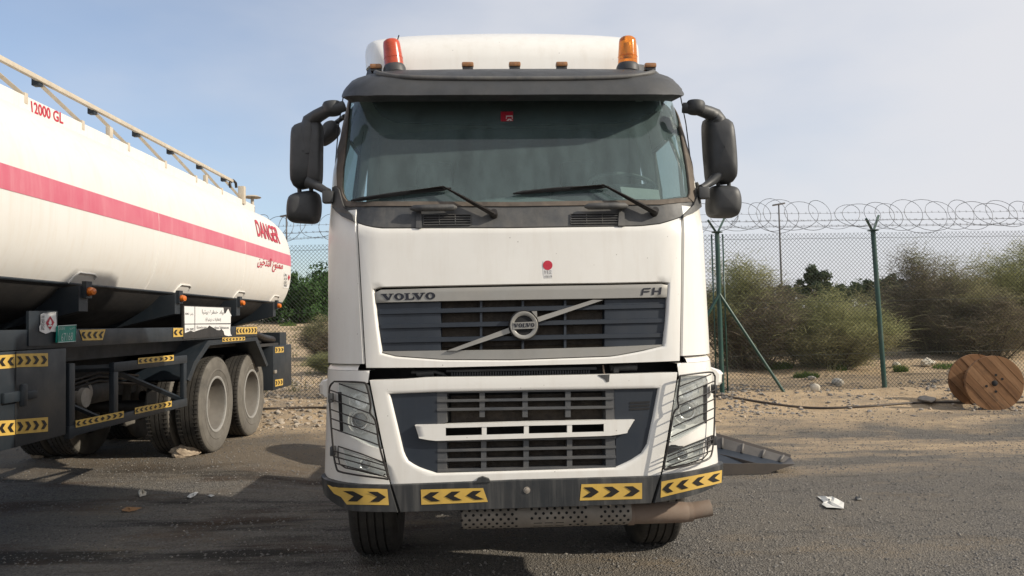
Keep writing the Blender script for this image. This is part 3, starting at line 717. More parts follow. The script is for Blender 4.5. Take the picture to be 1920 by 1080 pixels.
def ring_(m, r0, r1, o0, o1, n=48):
    prof = [(r1, o0 - .02), (r1, o0), (r1 - 1.2, o1), (r0 + 2.5, o1), (r0, o0), (r0, o0 - .02)]
    m.grid([[bd(r * math.cos(2 * math.pi * k / n), r * math.sin(2 * math.pi * k / n), o) for k in range(n)] for r, o in prof], True, True)
badge = part('badge', M_BLACK, grille, lambda m: m.lathe([(0, .002), (28.4 * PXM, .002), (28.4 * PXM, -.03)], BC, (0, -1, 0), 48))
def badge_ring(m):
    ring_(m, 18.5, 26.2, .008, .013)
    m.prism([bd(-20.5, 5.6, .015), bd(20.5, 6.8, .015), bd(20.5, -6.2, .015), bd(-20.5, -7.0, .015)], (0, .012, 0), both=False)
    m.prism([bd(15, 26, .012), bd(25, 26, .012), bd(25.5, 13, .012), bd(22, 16.5, .012), bd(18.5, 21, .012)], (0, .02, 0), both=False)
    put = None
part('badge_ring', M_SILVER, grille, badge_ring)
part('badge_word', M_INK, grille, lambda m: put_slab(m, lambda u, v: bd(-19.7 + 39.4 * u, -3.7 + .4 * u + 7.4 * v, .0175)))
part('maker_word', M_INK, grille, lambda m: put_slab(m, lambda u, v: on(*quad([(713.5, 551), (816, 548), (816, 561), (715.5, 563)], u, v), -.0035)))
def fh_(m):
    def g(u, v): return on(*quad([(1204.5, 540.3), (1241, 538.6), (1239, 552.2), (1202, 553.8)], u, v), -.0035)
    w = .115
    for P in ([(0, 0), (w * .8, 0), (w * .8, .78), (.06, .86), (0, .8)], [(0, .8), (.06, 1), (.44, 1), (.44, .82), (w * .8, .82)], [(w * .8, .40), (.40, .40), (.40, .58), (w * .8, .58)],
              [(.54, 0), (.54 + w, 0), (.54 + w, 1), (.54, 1)], [(.54 + w, .40), (.885, .40), (.885, .58), (.54 + w, .58)], [(.885, 0), (1, 0), (1, 1), (.885, 1)]):
        m.poly([g(*p) for p in P])
part('model_letters', M_INK, grille, fh_)
# ---- stickers on the hood
stk = part('inspection_sticker', M_SIGNW, hood, lambda m: (onpoly(m, [(1018, 489), (1036.5, 488), (1036.5, 515), (1018.5, 515.5)], .0015), onpoly(m, [(1020, 516), (1036, 515.8), (1036, 521), (1020, 521.3)], .0015)))
part('sticker_red_disc', M_REDTXT, hood, lambda m: onpoly(m, [(1027 + 9 * math.cos(a * .3491), 497.3 + 9 * math.sin(a * .3491)) for a in range(18)], .003))
part('sticker_writing', M_TXTGREY, hood, lambda m: (put_text(m, '7V 8 32', lambda u, v: on(*quad([(1020, 507.5), (1034, 506.5), (1034, 513), (1020, 514)], u, v), .003)), put_text(m, '4700178', lambda u, v: on(*quad([(1021, 517), (1035, 516.5), (1035, 520), (1021, 520.5)], u, v), .003))))
# ---- windscreen, rubber, cowl
def ws_(m): patch(m, [(652, 168), (760, 160), (960, 158), (1170, 158), (1283, 165)], [(648, 377), (700, 380), (960, 379), (1240, 376), (1300, 368)], 28, 14, off=-.012, rims='')
wind = part('windscreen', M_WINDSC, truck, ws_)
def gask_(m):
    def strip(A, B, n=24): patch(m, A, B, n, 2, off=.004, rims='AB', thick=.02, rnd=.006)
    strip([(650, 166), (638.5, 240), (633.5, 300), (632, 350), (632, 372), (637, 384)], [(659, 166), (651, 240), (645, 300), (641, 350), (643, 366), (651, 377)])
    strip([(1263, 164), (1275, 240), (1286, 300), (1292, 345), (1294, 360), (1290, 370)], [(1270, 164), (1283, 240), (1296, 300), (1301, 345), (1304, 362), (1300, 379)])
    strip([(650, 376.5), (670, 378.5), (960, 378.5), (1240, 374.5), (1294, 369.5)], [(636, 384), (660, 388.5), (960, 387), (1240, 383.5), (1304, 378)])
part('windscreen_rubber', M_GASKET, truck, gask_)
part('sun_blind', M_INTDK, truck, lambda m: patch(m, [(676, 160), (760, 150), (960, 148), (1170, 150), (1262, 160)], [(680, 190), (700, 214), (740, 230), (960, 236), (1180, 229), (1238, 210), (1264, 182)], 24, 4, off=-.09, rims='B'))
part('red_sticker', M_REDTXT, wind, lambda m: onpoly(m, [(939, 209.5), (962, 209), (962, 227), (939, 227.5)], -.008))
part('sticker_marks', M_SIGNW, wind, lambda m: (onpoly(m, [(948.5, 223), (949, 217), (961, 216.5), (961, 223), (959.8, 223), (959.8, 218.5), (950, 218.7), (950, 223)], -.006), onpoly(m, [(949.5, 226.5), (953, 222.8), (957, 222.6), (961, 226.2), (956.5, 226.3), (955, 224.4), (953.5, 226.4)], -.006)))
for P in ([(1192, 181), (1207, 180.5), (1207.5, 190), (1192.5, 190.5)], [(1214, 180.5), (1241, 179.5), (1242.5, 191), (1216, 187)]):
    part('clear_tag', M_PAPER, wind, lambda m: onpoly(m, P, -.05))
cowl = part('cowl', M_COWL, truck, lambda m: patch(m, [(636, 384.5), (660, 388.5), (960, 387), (1240, 383.5), (1306, 377)], [(645, 409), (671, 418), (690, 424), (712, 427.5), (960, 427), (1200, 423.5), (1240, 419), (1277, 407), (1300, 398)], 40, 5, off=-.004, rims='B', thick=.02))
def cowl_vent(x0, x1, y0, y1, bx, lx):
    v = part('air_vent', M_BLACK, truck, lambda m: patch(m, [(x0, y0), (x1, y0 - 1)], [(x0, y1), (x1, y1 - 1)], 6, 2, off=.0005, rims=''))
    for k in range(5):
        part('vent_slat', M_COWL, v, lambda m: pxtube(m, [(x0 - 1, lerp(y0, y1, k / 4)), ((x0 + x1) / 2, lerp(y0, y1, k / 4) - .5), (x1 + 1, lerp(y0, y1, k / 4) - 1)], .0036, .004, 6))
    for x in (x0 - 1, lerp(x0, x1, .33), lerp(x0, x1, .67), x1 + 1): part('vent_rib', M_COWL, v, lambda m: pxtube(m, [(x, y0), (x, y1 - .6)], .003, .002, 6))
    h = part('grab_handle', M_COWL, truck, lambda m: (m.tube([on(px_, py_, o) for px_, py_, o in bx], [.012, .024, .026, .026, .025, .012], 10, flat=.8),
                                               m.prism([on(a, b, .012) for a, b in lx], (0, .03, 0), both=False)))
cowl_vent(795, 882, 403, 422, [(771, 391, .03), (777, 390.5, .045), (800, 390, .05), (830, 389.5, .05), (850, 389, .045), (855, 389, .03)], [(781, 392), (790, 392), (791, 427), (780, 427)])
cowl_vent(1071, 1158, 401, 419.5, [(1097, 387.5, .03), (1103, 387, .045), (1125, 386.5, .05), (1150, 386, .05), (1170, 386, .045), (1175, 386, .03)], [(1161, 388), (1170, 388), (1172, 423), (1159, 423)])
def wiper(pv, el, bl0, bl1):
    a = part('wiper_arm', M_WIRE, truck, lambda m: (m.tube([on(pv[0], pv[1], .03), on(lerp(pv[0], el[0], .12), lerp(pv[1], el[1], .12), .045), on(lerp(pv[0], el[0], .6), lerp(pv[1], el[1], .6), .045), on(*el, .035), on(lerp(el[0], bl0[0], .35), lerp(el[1], bl0[1], .30), .03)], [.026, .025, .017, .009, .006], 8, flat=.6),
                                                  m.lathe([(0, .03), (.02, .03), (.024, 0), (.024, -.04)], on(pv[0], pv[1] - 1, .02), (0, -1, .3), 14)))
    part('wiper_blade', M_BLACK, a, lambda m: (m.tube([on(lerp(bl0[0], bl1[0], t), lerp(bl0[1], bl1[1], t) - 6 * t * (1 - t), .012) for t in [i / 10 for i in range(11)]], [.005] + [.013] * 9 + [.005], 6),
                                              m.tube([on(lerp(bl0[0], bl1[0], t), lerp(bl0[1], bl1[1], t) - 4 * math.sin(t * 3.14), .022) for t in [.12 + i * .076 for i in range(11)]], .007, 6)))
wiper((926, 402), (832, 350), (660, 376), (846, 353))
wiper((1227, 398), (1131, 347), (962, 363), (1142, 350))
# ---- visor, roof
def visor_(m):
    bot = [(641, 183), (690, 180.5), (760, 179.5), (960, 178.5), (1170, 178), (1240, 178.5), (1281, 180)]
    top = [(690, 129), (706, 126.5), (760, 124), (960, 121.5), (1170, 121.5), (1216, 123.5), (1236, 126)]
    mid = [(653, 152), (695, 148), (760, 146), (960, 145), (1170, 145), (1236, 147), (1270, 149)]
    patch(m, bot, mid, 36, 4, rims='A', thick=.12, rnd=.006, rk=V_TAB); patch(m, mid, top, 36, 5, rims='B', thick=.1, rk=V_TAB)
visor = part('sun_visor', M_TRIM, truck, visor_)
part('visor_ridge', M_COWL, visor, lambda m: pxtube(m, arc([(699, 127), (702, 133), (715, 139), (760, 145), (860, 147.5), (965, 148), (1070, 147.5), (1160, 145), (1210, 139), (1227, 133), (1229, 124)], 4), .016, .004, 8, V_TAB))
def roof_(m):
    for sg in (-1, 1):
        m.grid([[Vector((sg * hw(3.26) * k * kk, y, 3.26 + .06 * (1 - k * k))) for k in (1, .8, .5, 0)] for y, kk in ((.42, .78), (.62, .93), (.85, 1), (1.2, 1), (1.97, 1))], True)
roof = part('roof', M_WHITE, truck, roof_)
def dome_(m):
    P = arc([(685, 130), (684, 100), (689, 84), (705, 77), (760, 70), (860, 66), (960, 64.5), (1060, 66), (1140, 70), (1184, 76), (1196, 86), (1199, 105), (1199, 126)], 4)
    L = [at_y(x, y, 1.15) for x, y in P]; cx = sum(p.x for p in L) / len(L); zb = 3.25
    rows = []
    for k, kz, y in ((.80, .42, .70), (.845, .54, .72), (.88, .66, .77), (.915, .78, .85), (.955, .90, .98), (.995, 1, 1.15), (1.0, 1.0, 1.4), (1.0, .99, 1.75), (.98, .96, 1.9), (.9, .88, 1.96)):
        rows.append([Vector((cx + (p.x - cx) * k, y, zb + (p.z - zb) * kz)) for p in L])
    m.grid(rows, True)
    c0 = [Vector((cx + (p.x - cx) * .6, .685, zb + (p.z - zb) * .5)) for p in rows[0]]
    m.grid([rows[0], c0], True); m.poly(c0); m.poly(rows[-1])
part('roof_dome', M_WHITE, truck, dome_)
def beacon(name, bx, by, w, h, tilt, mlens, cut):
    b = at_y(bx, by, .50); k = (at_y(bx + 10, by, .5) - at_y(bx, by, .5)).length / 10
    ax = Vector((tilt, 0.0, 1)).normalized(); r = w * k / 2; H = h * k
    o = part(name, M_TRIM, truck, lambda m: m.lathe([(0, -.05), (r * 1.2, -.05), (r * 1.18, -.02), (r * 1.05, .0), (r * .98, .005), (0, .005)], b, ax, 28))
    part('beacon_lens', mlens, o, lambda m: (m.lathe([(r, .003), (r * .99, H * .25), (r * .985, H * .28), (r * .9, H * .80), (r * .84, H * .92), (r * .62, H * .99), (r * .3, H * 1.02), (0, H * 1.025)], b, ax, 28),
                                            m.lathe([(r * 1.0, H * .26), (r * 1.02, H * .27), (r * 1.0, H * .285)], b, ax, 28)))
    part('beacon_reflector', M_CHROME if cut else M_RED_L, o, lambda m: m.lathe([(r * .3, .04), (r * .45, H * .4), (r * .3, H * .75), (0, H * .78)], b + Vector((.0, 0, 0)), ax, 14))
    return o
M_AMBC = mat('clear_amber_plastic', (0.95, 0.30, 0.02), 0.08, var=0.1, scale=20, trans=0.75, spec=.6)
b1 = beacon('warning_beacon', 739, 123.5, 36, 50, -.10, M_RED_L, False)
b2 = beacon('warning_beacon', 1177, 121.5, 36, 52, 0.02, M_AMBC, True)
b1['label'] = 'faded red orange warning beacon leaning on the cab roof'; b2['label'] = 'clear amber warning beacon on the cab roof'
part('antenna', M_WIRE, truck, lambda m: m.tube([at_y(741, 95, .62), at_y(744, 80, .62), at_y(748, 66, .62)], .004, 6))
for x, y in ((705, 122), (877, 118.5), (965, 118), (1053, 118), (1219, 120)):
    c = at_y(x, y + 3.5, .50); mk = part('roof_marker_light', M_BROWNAMB, truck, lambda m: m.obox(c, (.078, .05, .032), None, .012))
    part('marker_base', M_TRIM, mk, lambda m: m.obox(c + Vector((0, .02, -.022)), (.070, .07, .02), None, .006))

# ---- headlamps, corner skins of the bumper, wire guards
def lamp_corner(sg, seam, lamp_in_t, lamp_edge, lampbot, fog_t, fog_b, fog_out):
    """seam: px curve of the joint to the bumper skin; lamp outline pieces in px"""
    pass
def cskin(sg, seam_px, L_top, L_out, L_bot, F_top, F_out, F_bot, zl, zh):
    """white corner with openings for headlamp and fog lamp. L_top, L_bot, F_top, F_bot run from the outer edge to the seam (px)"""
    seam = sorted([(z, abs(s)) for s, z in sz(seam_px)])
    def fn(m):
        lo = [(s, z) for s, z in sz(L_out)]; fo = [(s, z) for s, z in sz(F_out)]
        outer = [(sg * SC * 1.0, zh)] + [(sg * SC, z) for s, z in lo] + [(sg * SC, z) for s, z in fo] + [(sg * SC, zl)]
        inner = [(lo[0][0], zh)] + lo + fo + [(fo[-1][0], zl)]
        patch(m, outer, inner, 20, 8, rims='', off=0)
        so = lambda z: sg * table(seam, z)
        lt, lb, ft, fb = sz(L_top), sz(L_bot), sz(F_top), sz(F_bot)
        patch(m, [(lt[0][0], zh), (so(zh), zh)], lt, 8, 3, rims='')
        patch(m, lb, ft, 10, 4, rims='AB', thick=.03); patch(m, fb, [(fb[0][0], zl), (so(zl), zl)], 8, 3, rims='A', thick=.03)
        rows = [[C(sg * s, z, 0) for s in (SC, SC + .04, 1.22)] for z in (zl, .9, 1.1, 1.3, zh)]; m.grid(rows, True)
        m.grid([[C(sg * s, zh, 0) for s in [abs(so(zh)) + (1.22 - abs(so(zh))) * i / 10 for i in range(11)]], [C(sg * s, zh + .0, -.12) for s in [abs(so(zh)) + (1.22 - abs(so(zh))) * i / 10 for i in range(11)]]], True)
    return part('bumper_corner', M_WHITE, truck, fn)
def lamp(sg, outline, fogl, proj, fogp, seam_px):
    hl = part('headlamp', M_LAMPGREY, truck, lambda m: pocket(m, outline, .065))
    part('reflector_bowl', M_CHROME, hl, lambda m: bowl(m, proj[0], proj[1], proj[2] * 1.75, .052))
    part('reflector_bowl', M_CHROME, hl, lambda m: bowl(m, proj[0] + sg * 3, proj[1] - 38, proj[2] * 1.35, .05))
    part('projector_lens', M_BULB, hl, lambda m: ball(m, proj[0], proj[1], proj[2], .04))
    part('projector_ring', M_CHROME, hl, lambda m: ringl(m, proj[0], proj[1], proj[2] * 1.12, .032))
    part('clear_lens', M_LENS, hl, lambda m: lensf(m, outline, -.004))
    fg = part('fog_lamp', M_LAMPGREY, truck, lambda m: pocket(m, fogl, .06))
    part('projector_lens', M_BULB, fg, lambda m: ball(m, fogp[0], fogp[1], fogp[2], .03))
    part('projector_ring', M_CHROME, fg, lambda m: ringl(m, fogp[0], fogp[1], fogp[2] * 1.15, .022))
    part('clear_lens', M_LENS, fg, lambda m: lensf(m, fogl, -.004))
def pocket(m, outline, dep):
    ring = sz(outline); n = len(ring); cen = (sum(p[0] for p in ring) / n, sum(p[1] for p in ring) / n)
    rows = [[C(lerp(s, cen[0], k), lerp(z, cen[1], k), -o) for s, z in ring] for k, o in ((0, .001), (.04, .018), (.10, dep * .7), (.35, dep), (.97, dep))]
    m.grid(rows, True, True)
def lensf(m, outline, off):
    ring = sz(outline); n = len(ring); cen = (sum(p[0] for p in ring) / n, sum(p[1] for p in ring) / n)
    m.grid([[C(lerp(s, cen[0], k), lerp(z, cen[1], k), off + .012 * math.sqrt(k)) for s, z in ring] for k in (0, .1, .3, .6, .98)], True, True)
def bowl(m, x, y, r, dep):
    c = on(x, y, -dep); k = abs((on(x + 3, y, 0) - on(x - 3, y, 0)).x) / 6
    m.lathe([(0, -.02), (r * k * .4, -.015), (r * k * .8, .005), (r * k, .03)], c, (0, -1, 0), 28)
def ball(m, x, y, r, dep):
    c = on(x, y, -dep); k = (on(x, y - 3, 0) - on(x, y + 3, 0)).z / 6
    m.lathe([(0, r * k * .55), (r * k * .5, r * k * .46), (r * k * .85, r * k * .22), (r * k, 0), (r * k, -.02)], c, (0, -1, 0), 24)
def ringl(m, x, y, r, dep):
    c = on(x, y, -dep); k = (on(x, y - 3, 0) - on(x, y + 3, 0)).z / 6
    m.lathe([(r * k, -.02), (r * k, .002), (r * k * 1.12, .005), (r * k * 1.25, -.01)], c, (0, -1, 0), 28)
def dens(pts, n=24): return resample(list(pts) + [pts[0]], n)[:-1]
# image-left lamp
LT = [(634, 718), (660, 717.5), (690, 718)]; LO = [(634, 718), (635, 760), (638, 809)]; LB = [(638, 809), (652, 815), (675, 828), (696, 837), (717, 843)]
FT = [(644, 843), (660, 848), (690, 859), (722, 870)]; FO = [(644, 843), (646, 862), (652, 878)]; FB = [(652, 878), (668, 884), (692, 890), (728, 893)]
cL = cskin(-1, B_L, LT, LO, LB, FT, FO, FB, .765, 1.435)
lamp(-1, dens(LT + [(698, 755), (707, 800), (716, 842)] + LB[::-1][1:] + [(635, 760)], 30), dens(FT + [(727, 892)] + FB[::-1][1:] + [(646, 862)], 26), (671, 788, 13), (684, 869.5, 8.5), B_L)
# image-right lamp
LT2 = [(1325, 704), (1300, 704), (1273, 705.5)]; LO2 = [(1325, 704), (1325, 750), (1324, 793)]; LB2 = [(1324, 793), (1309, 802), (1283, 818), (1252, 832)]
FT2 = [(1320, 823), (1300, 831), (1275, 842), (1249, 852)]; FO2 = [(1320, 823), (1319, 840), (1317, 852)]; FB2 = [(1317, 852), (1306, 864), (1280, 871), (1244, 878)]
cR = cskin(1, B_R, LT2, LO2, LB2, FT2, FO2, FB2, .765, 1.435)
lamp(1, dens(LT2 + [(1266, 740), (1258, 790), (1253, 831)] + LB2[::-1][1:] + [(1325, 750)], 30), dens(FT2 + [(1246, 876)] + FB2[::-1][1:] + [(1319, 840)], 26), (1291, 770, 13), (1280, 852, 8.5), B_R)
for P in ([(634, 735), (641, 735), (644, 808), (638, 810)], [(1318, 722), (1325, 720), (1325, 794), (1318, 786)]): part('lamp_edge_strip', M_BLACK, truck, lambda m: onpoly(m, P, .003))
part('torn_sticker', M_BUMPER, cR, lambda m: onpoly(m, [(1252, 838), (1258, 834), (1266, 834), (1272, 836), (1282, 836), (1276, 841), (1252, 850)], .003))
GO = .045
def guard(frame, rods, inner, hinge, sc, ox, oy):
    g = part('headlamp_guard', M_WIRE, truck, lambda m: pxtube(m, arc(crop(frame + [frame[0]], ox, oy, sc), 3)[:-1], .0058, GO, 6, closed=True))
    for a, b in rods: part('guard_bar', M_WIRE, g, lambda m: pxtube(m, resample(crop([a, b], ox, oy, sc), 6), .0040, GO + .004, 5))
    part('guard_inner_frame', M_WIRE, g, lambda m: pxtube(m, crop(inner, ox, oy, sc), .0042, GO - .006, 5))
    for h in hinge:
        c = on(ox + h[0] / sc, oy + h[1] / sc, .03); part('hinge', M_TRIM, g, lambda m: m.obox(c, (.026, .055, .055), None, .006))
guard([(210, 130), (440, 137), (488, 172), (522, 350), (517, 435), (562, 510), (602, 740), (650, 920), (688, 1058), (650, 1066), (290, 1010), (222, 945), (193, 700), (168, 300), (172, 180)],
      [((255, 150), (497, 247)), ((175, 212), (520, 350)), ((182, 300), (518, 437)), ((184, 400), (556, 545)), ((190, 488), (577, 640)), ((193, 580), (602, 745)), ((205, 800), (655, 940)), ((200, 850), (668, 990)), ((212, 915), (676, 1052))],
      [(645, 912), (440, 828), (238, 756), (236, 850), (250, 925), (300, 962), (640, 1042), (658, 1020)], [(166, 288), (182, 800)], 5.14, 595, 690)
guard([(245, 75), (495, 42), (540, 72), (548, 130), (546, 500), (530, 800), (478, 890), (300, 940), (120, 976), (100, 945), (130, 780), (190, 445), (234, 380), (225, 290), (243, 110)],
      [((246, 177), (508, 62)), ((230, 275), (545, 125)), ((236, 360), (546, 215)), ((202, 468), (545, 300)), ((186, 568), (541, 390)), ((166, 665), (536, 482)), ((130, 858), (530, 690)), ((122, 905), (528, 737)), ((130, 952), (522, 800))],
      [(135, 828), (330, 742), (535, 655), (492, 672), (490, 830), (450, 880), (300, 930), (125, 968)], [(553, 205), (553, 700)], 5.143, 1225, 690)
# shoulder caps above the lamps with side markers
for sg, pts in ((-1, [(599, 721), (603, 714), (624, 708), (632, 742), (605, 743), (600, 738)]), (1, [(1333, 688), (1350, 694), (1356, 700), (1355, 716), (1350, 721), (1332, 723)])):
    def cap_(m):
        f = [at_y(x, y, .50 if sg < 0 else .52) for x, y in pts]
        b = [Vector((p.x - sg * .02, p.y + .30, p.z + .01)) for p in f]; f2 = [Vector((lerp(p.x, sg * 1.16, .25), p.y - .05, p.z)) for p in f]
        m.grid([f2, f, b], False, True); m.poly(f2); m.poly(b)
    cp = part('shoulder_cap', M_WHITE, truck, cap_)
    e = [at_y(x, y, .505) for x, y in (((598.6, 722), (600.8, 722), (600.8, 736), (598.8, 736)) if sg < 0 else ((1354, 702), (1356.4, 702), (1356, 716), (1354, 716)))]
    part('side_marker', M_TRIM, cp, lambda m: m.prism(e, (0, .2, 0)))
# shoulder skin joining the corner above the lamp to the corner panel
for sg in (-1, 1):
    def sh_(m):
        ss = [.80, .86, .92, 1.0, 1.06, SC, 1.16, 1.22]
        rows = [[C(sg * s, 1.435 + .002, 0) for s in ss], [C(sg * s, 1.455, -.008) for s in ss], [C(sg * s, 1.47, -.025) for s in ss], [C(sg * s, 1.476, -.06) for s in ss]]
        m.grid(rows, True)
    part('shoulder_skin', M_WHITE, truck, sh_)

# ---- dark lower bumper in three pieces with reflective plates
lb_c = part('lower_bumper', M_BUMPER, truck, lambda m: patch(m, [(733, 909), (819, 906), (970, 900), (1153, 895), (1239, 892.5)], [(750, 961.5), (970, 954), (1222, 944.5)], 26, 5, off=.022, rims='ABLR', thick=.10, rnd=.012))
lb_l = part('lower_bumper_corner', M_BUMPER, truck, lambda m: patch(m, [(608.5, 890), (614, 897), (643, 905), (680, 909), (731, 910)], [(613, 925), (640, 950), (662, 959), (700, 961), (746, 961.5)], 26, 6, off=.03, rims='ABLR', thick=.10, rnd=.012))
lb_r = part('lower_bumper_corner', M_BUMPER, truck, lambda m: patch(m, [(1241, 892), (1280, 887), (1315, 880), (1338, 873), (1350, 865)], [(1226, 944), (1276, 936), (1312, 925), (1340, 909), (1351, 890)], 26, 6, off=.03, rims='ABLR', thick=.10, rnd=.012))
part('bumper_bolt', M_MUFF, lb_c, lambda m: m.lathe([(0, .008), (.012, .006), (.014, 0), (.02, 0)], on(988, 919, .024), (0, -1, 0), 12))
part('tow_cap_stub', M_BUMPER, lb_c, lambda m: m.prism([on(892, 905, .03), on(897, 897, .03), (on(905, 894, .03)), on(917, 898, .03), on(920, 904, .03)], (0, .04, 0), both=True))
def tplate(parent, qd, n, kind, off, nu=12, lift=.003):
    part('reflective_sticker', [M_YEL, M_CHEV], parent, lambda m: chevrons(m, lambda u, v, o: on(*quad(qd, u, v), off + o), n, kind, nu=nu, lift=lift), recalc=False)
tplate(lb_c, [(789.5, 918), (906, 915), (915, 941), (790.5, 946.5)], 3, '<', .0245)
tplate(lb_c, [(1090, 908), (1203.5, 905.5), (1203.5, 935.5), (1087, 938.5)], 3, '>', .0245)
tplate(lb_l, [(640, 914.5), (727, 917), (730, 947), (655, 946)], 2, '>', .0325, 24, .003)
part('torn_reflector', M_YEL, lb_l, lambda m: onpoly(m, [(621, 909.5), (640, 914.5), (655, 946), (645, 932), (633, 926), (626, 917)], .0325))
tplate(lb_r, [(1239.6, 903), (1347, 882.5), (1346, 906), (1238, 933)], 4, '<', .0325, 24, .003)

# ---- silencer and exhaust stub
def P_(x, y): return at_y(x, y, .36)
MA, MBp = P_(866, 966), P_(1180, 957); rad = (P_(900, 940) - P_(900, 992)).length / 2
mu = part('silencer', M_MUFF, truck, lambda m: (m.tube([MA, MA.lerp(MBp, .02), MA.lerp(MBp, .98), MBp], [rad * .93, rad, rad, rad * .93], 32), ))
def perf_(m):
    ax = (MBp - MA).normalized(); L_ = (MBp - MA).length; rr = random.Random(5)
    for row in range(7):
        ph = -1.45 + row * .33
        for k in range(22):
            u = (k + .5 * (row % 2)) / 22
            if (.34 < u < .40) or (.74 < u < .80) or (.40 <= u <= .62 and row in (1, 2, 3)): continue
            c = MA + ax * (u * L_) + Vector((0, -math.cos(ph) * (rad + .001), math.sin(ph) * (rad + .001))); nrm = Vector((0, -math.cos(ph), math.sin(ph)))
            e2 = nrm.cross(ax); m.face([m.vert(c + (ax * math.cos(q * 1.0472) + e2 * math.sin(q * 1.0472)) * .0095) for q in range(6)])
    for k in range(3):
        for dz in (0, 1):
            u = .42 + k * .065; ph = -.55 - .35 * dz; c = MA + ax * (u * L_) + Vector((0, -math.cos(ph) * (rad + .0015), math.sin(ph) * (rad + .0015)))
            m.prism([c, c + ax * .05, c + ax * .05 + Vector((0, 0, .004)), c + Vector((0, 0, .004))], (0, .001, 0))
part('perforation', M_BLACK, mu, perf_)['kind'] = 'stuff'
E0, E1, E2, E3 = P_(1184, 963), P_(1288, 960), P_(1302, 957), P_(1332, 952)
ex = part('exhaust_box', M_RUST, truck, lambda m: (m.tube([E0, E0.lerp(E1, .05), E0.lerp(E1, .93), E1], [rad * .70, rad * .75, rad * .75, rad * .70], 28),))
part('clamp_ring', M_RUST, ex, lambda m: m.tube([E0 + Vector((-.03, 0, 0)), E0 + Vector((.01, 0, 0))], rad * .82, 28))
part('clamp_ring', M_RUST, ex, lambda m: m.tube([E1, E1 + Vector((.03, 0, 0))], rad * .70, 28))
part('tail_pipe', M_RUST, ex, lambda m: (m.tube([E1, E2, E3], [rad * .62, rad * .62, rad * .6], 24, cap=False), m.tube([E3, E2], [rad * .55, rad * .55], 24, cap=False)))

# ---- mirrors
def puff(m, outline, y0, front, back, cx=0.5, cy=0.5, tilt=0.0):
    """cushion: pixel outline at depth y0, bulging forward and closed behind"""
    L = [at_y(x, y, y0) for x, y in outline]; n = len(L); c = sum(L, Vector()) / n
    L = [p + Vector((0, (p.x - c.x) * tilt, 0)) for p in L]
    rows = [[p + Vector((0, back, 0)) for p in L], L]
    for k, f in ((.97, .35), (.90, .65), (.75, .86), (.45, .97), (.02, 1.0)):
        rows.append([c + (p - c) * k - Vector((0, front * f, 0)) for p in L])
    m.grid(rows, True, True); m.poly([c + (p - c) * .96 + Vector((0, back + .004, 0)) for p in L]); 
def blob(outline, n=40): return resample(arc(list(outline) + [outline[0]], 6), n)[:-1]
def bpt(x, y):
    s, z = hit(x, y); return C(s, z, .02) if abs(s) < SC - .02 else at_y(x, y, .44)
def mirror_set(sg, main, ridge, low, top_arm, knuck, low_arm, base, base_px, shroud):
    h = part('mirror_housing', M_TRIM, truck, lambda m: puff(m, blob(main), .50, .11, .05, tilt=-.25 * sg))
    part('mirror_glass', M_MIRROR, h, lambda m: m.poly([at_y(x, y, .555) + Vector((0, 0, 0)) for x, y in blob([((x - 0) * .9 + sum(p[0] for p in main) / len(main) * .1, y * .92 + sum(p[1] for p in main) / len(main) * .08) for x, y in main], 24)]))
    lo = part('wide_mirror', M_TRIM, truck, lambda m: puff(m, blob(low), .52, .10, .05, tilt=-.15 * sg))
    part('mirror_stem', M_TRIM, lo, lambda m: [m.tube([at_y(x, y, .50), at_y(x + 1, y + 14, .50)], .014, 8) for x, y in ridge])
    if shroud: part('mirror_shroud', M_TRIM, h, lambda m: puff(m, blob(shroud), .445, .055, .08, tilt=.15 * sg))
    a = part('mirror_arm', M_TRIM, truck, lambda m: m.tube([at_y(x, y, d) for x, y, d in top_arm], [.034, .038, .040, .044, .052, .056, .05], 12))
    part('arm_knuckle', M_TRIM, a, lambda m: m.lathe([(0, .036), (.052, .034), (.06, .02), (.06, -.03), (.045, -.045), (0, -.05)], at_y(knuck[0], knuck[1], .36), (sg * .1, 0, 1), 20))
    part('lower_arm', M_TRIM, a, lambda m: m.tube([at_y(x, y, d) for x, y, d in low_arm], [.038, .030, .024, .024], 10))
    bs = part('mirror_base', M_COWL, truck, lambda m: (m.prism([bpt(x, y) for x, y in base], (-sg * .02, .05, 0)),))
    part('pivot_block', M_TRIM, bs, lambda m: m.obox(at_y(*base_px, .36), (.07, .07, .075), None, .01))
c1 = lambda P: crop(P, 520, 170, 4.156)
mirror_set(-1, c1([(240, 236), (160, 268), (122, 312), (113, 500), (112, 690), (128, 742), (165, 766), (235, 752), (300, 730), (334, 700), (340, 480), (342, 270), (300, 240)]), [(561, 350), (583, 350)],
           c1([(150, 800), (240, 782), (300, 785), (325, 820), (333, 900), (322, 990), (290, 1028), (200, 1030), (110, 1022), (84, 990), (82, 900), (100, 830)]),
           [(645, 199, .36), (630, 203, .34), (612, 208, .36), (596, 217, .42), (582, 227, .46), (578, 245, .44), (578, 290, .44)], (623, 202),
           [(576, 340, .43), (592, 347, .42), (608, 356, .38), (616, 360, .36)], [(628, 352), (634, 349), (640, 356), (645, 376), (650, 392), (664, 404), (667, 417), (645, 406), (634, 396), (628, 388)], (616, 370), c1([(242, 240), (300, 238), (341, 262), (342, 480), (335, 700), (300, 728), (240, 745), (228, 700), (234, 480), (236, 290)]))
c2 = lambda P: crop(P, 1250, 170, 4.153)
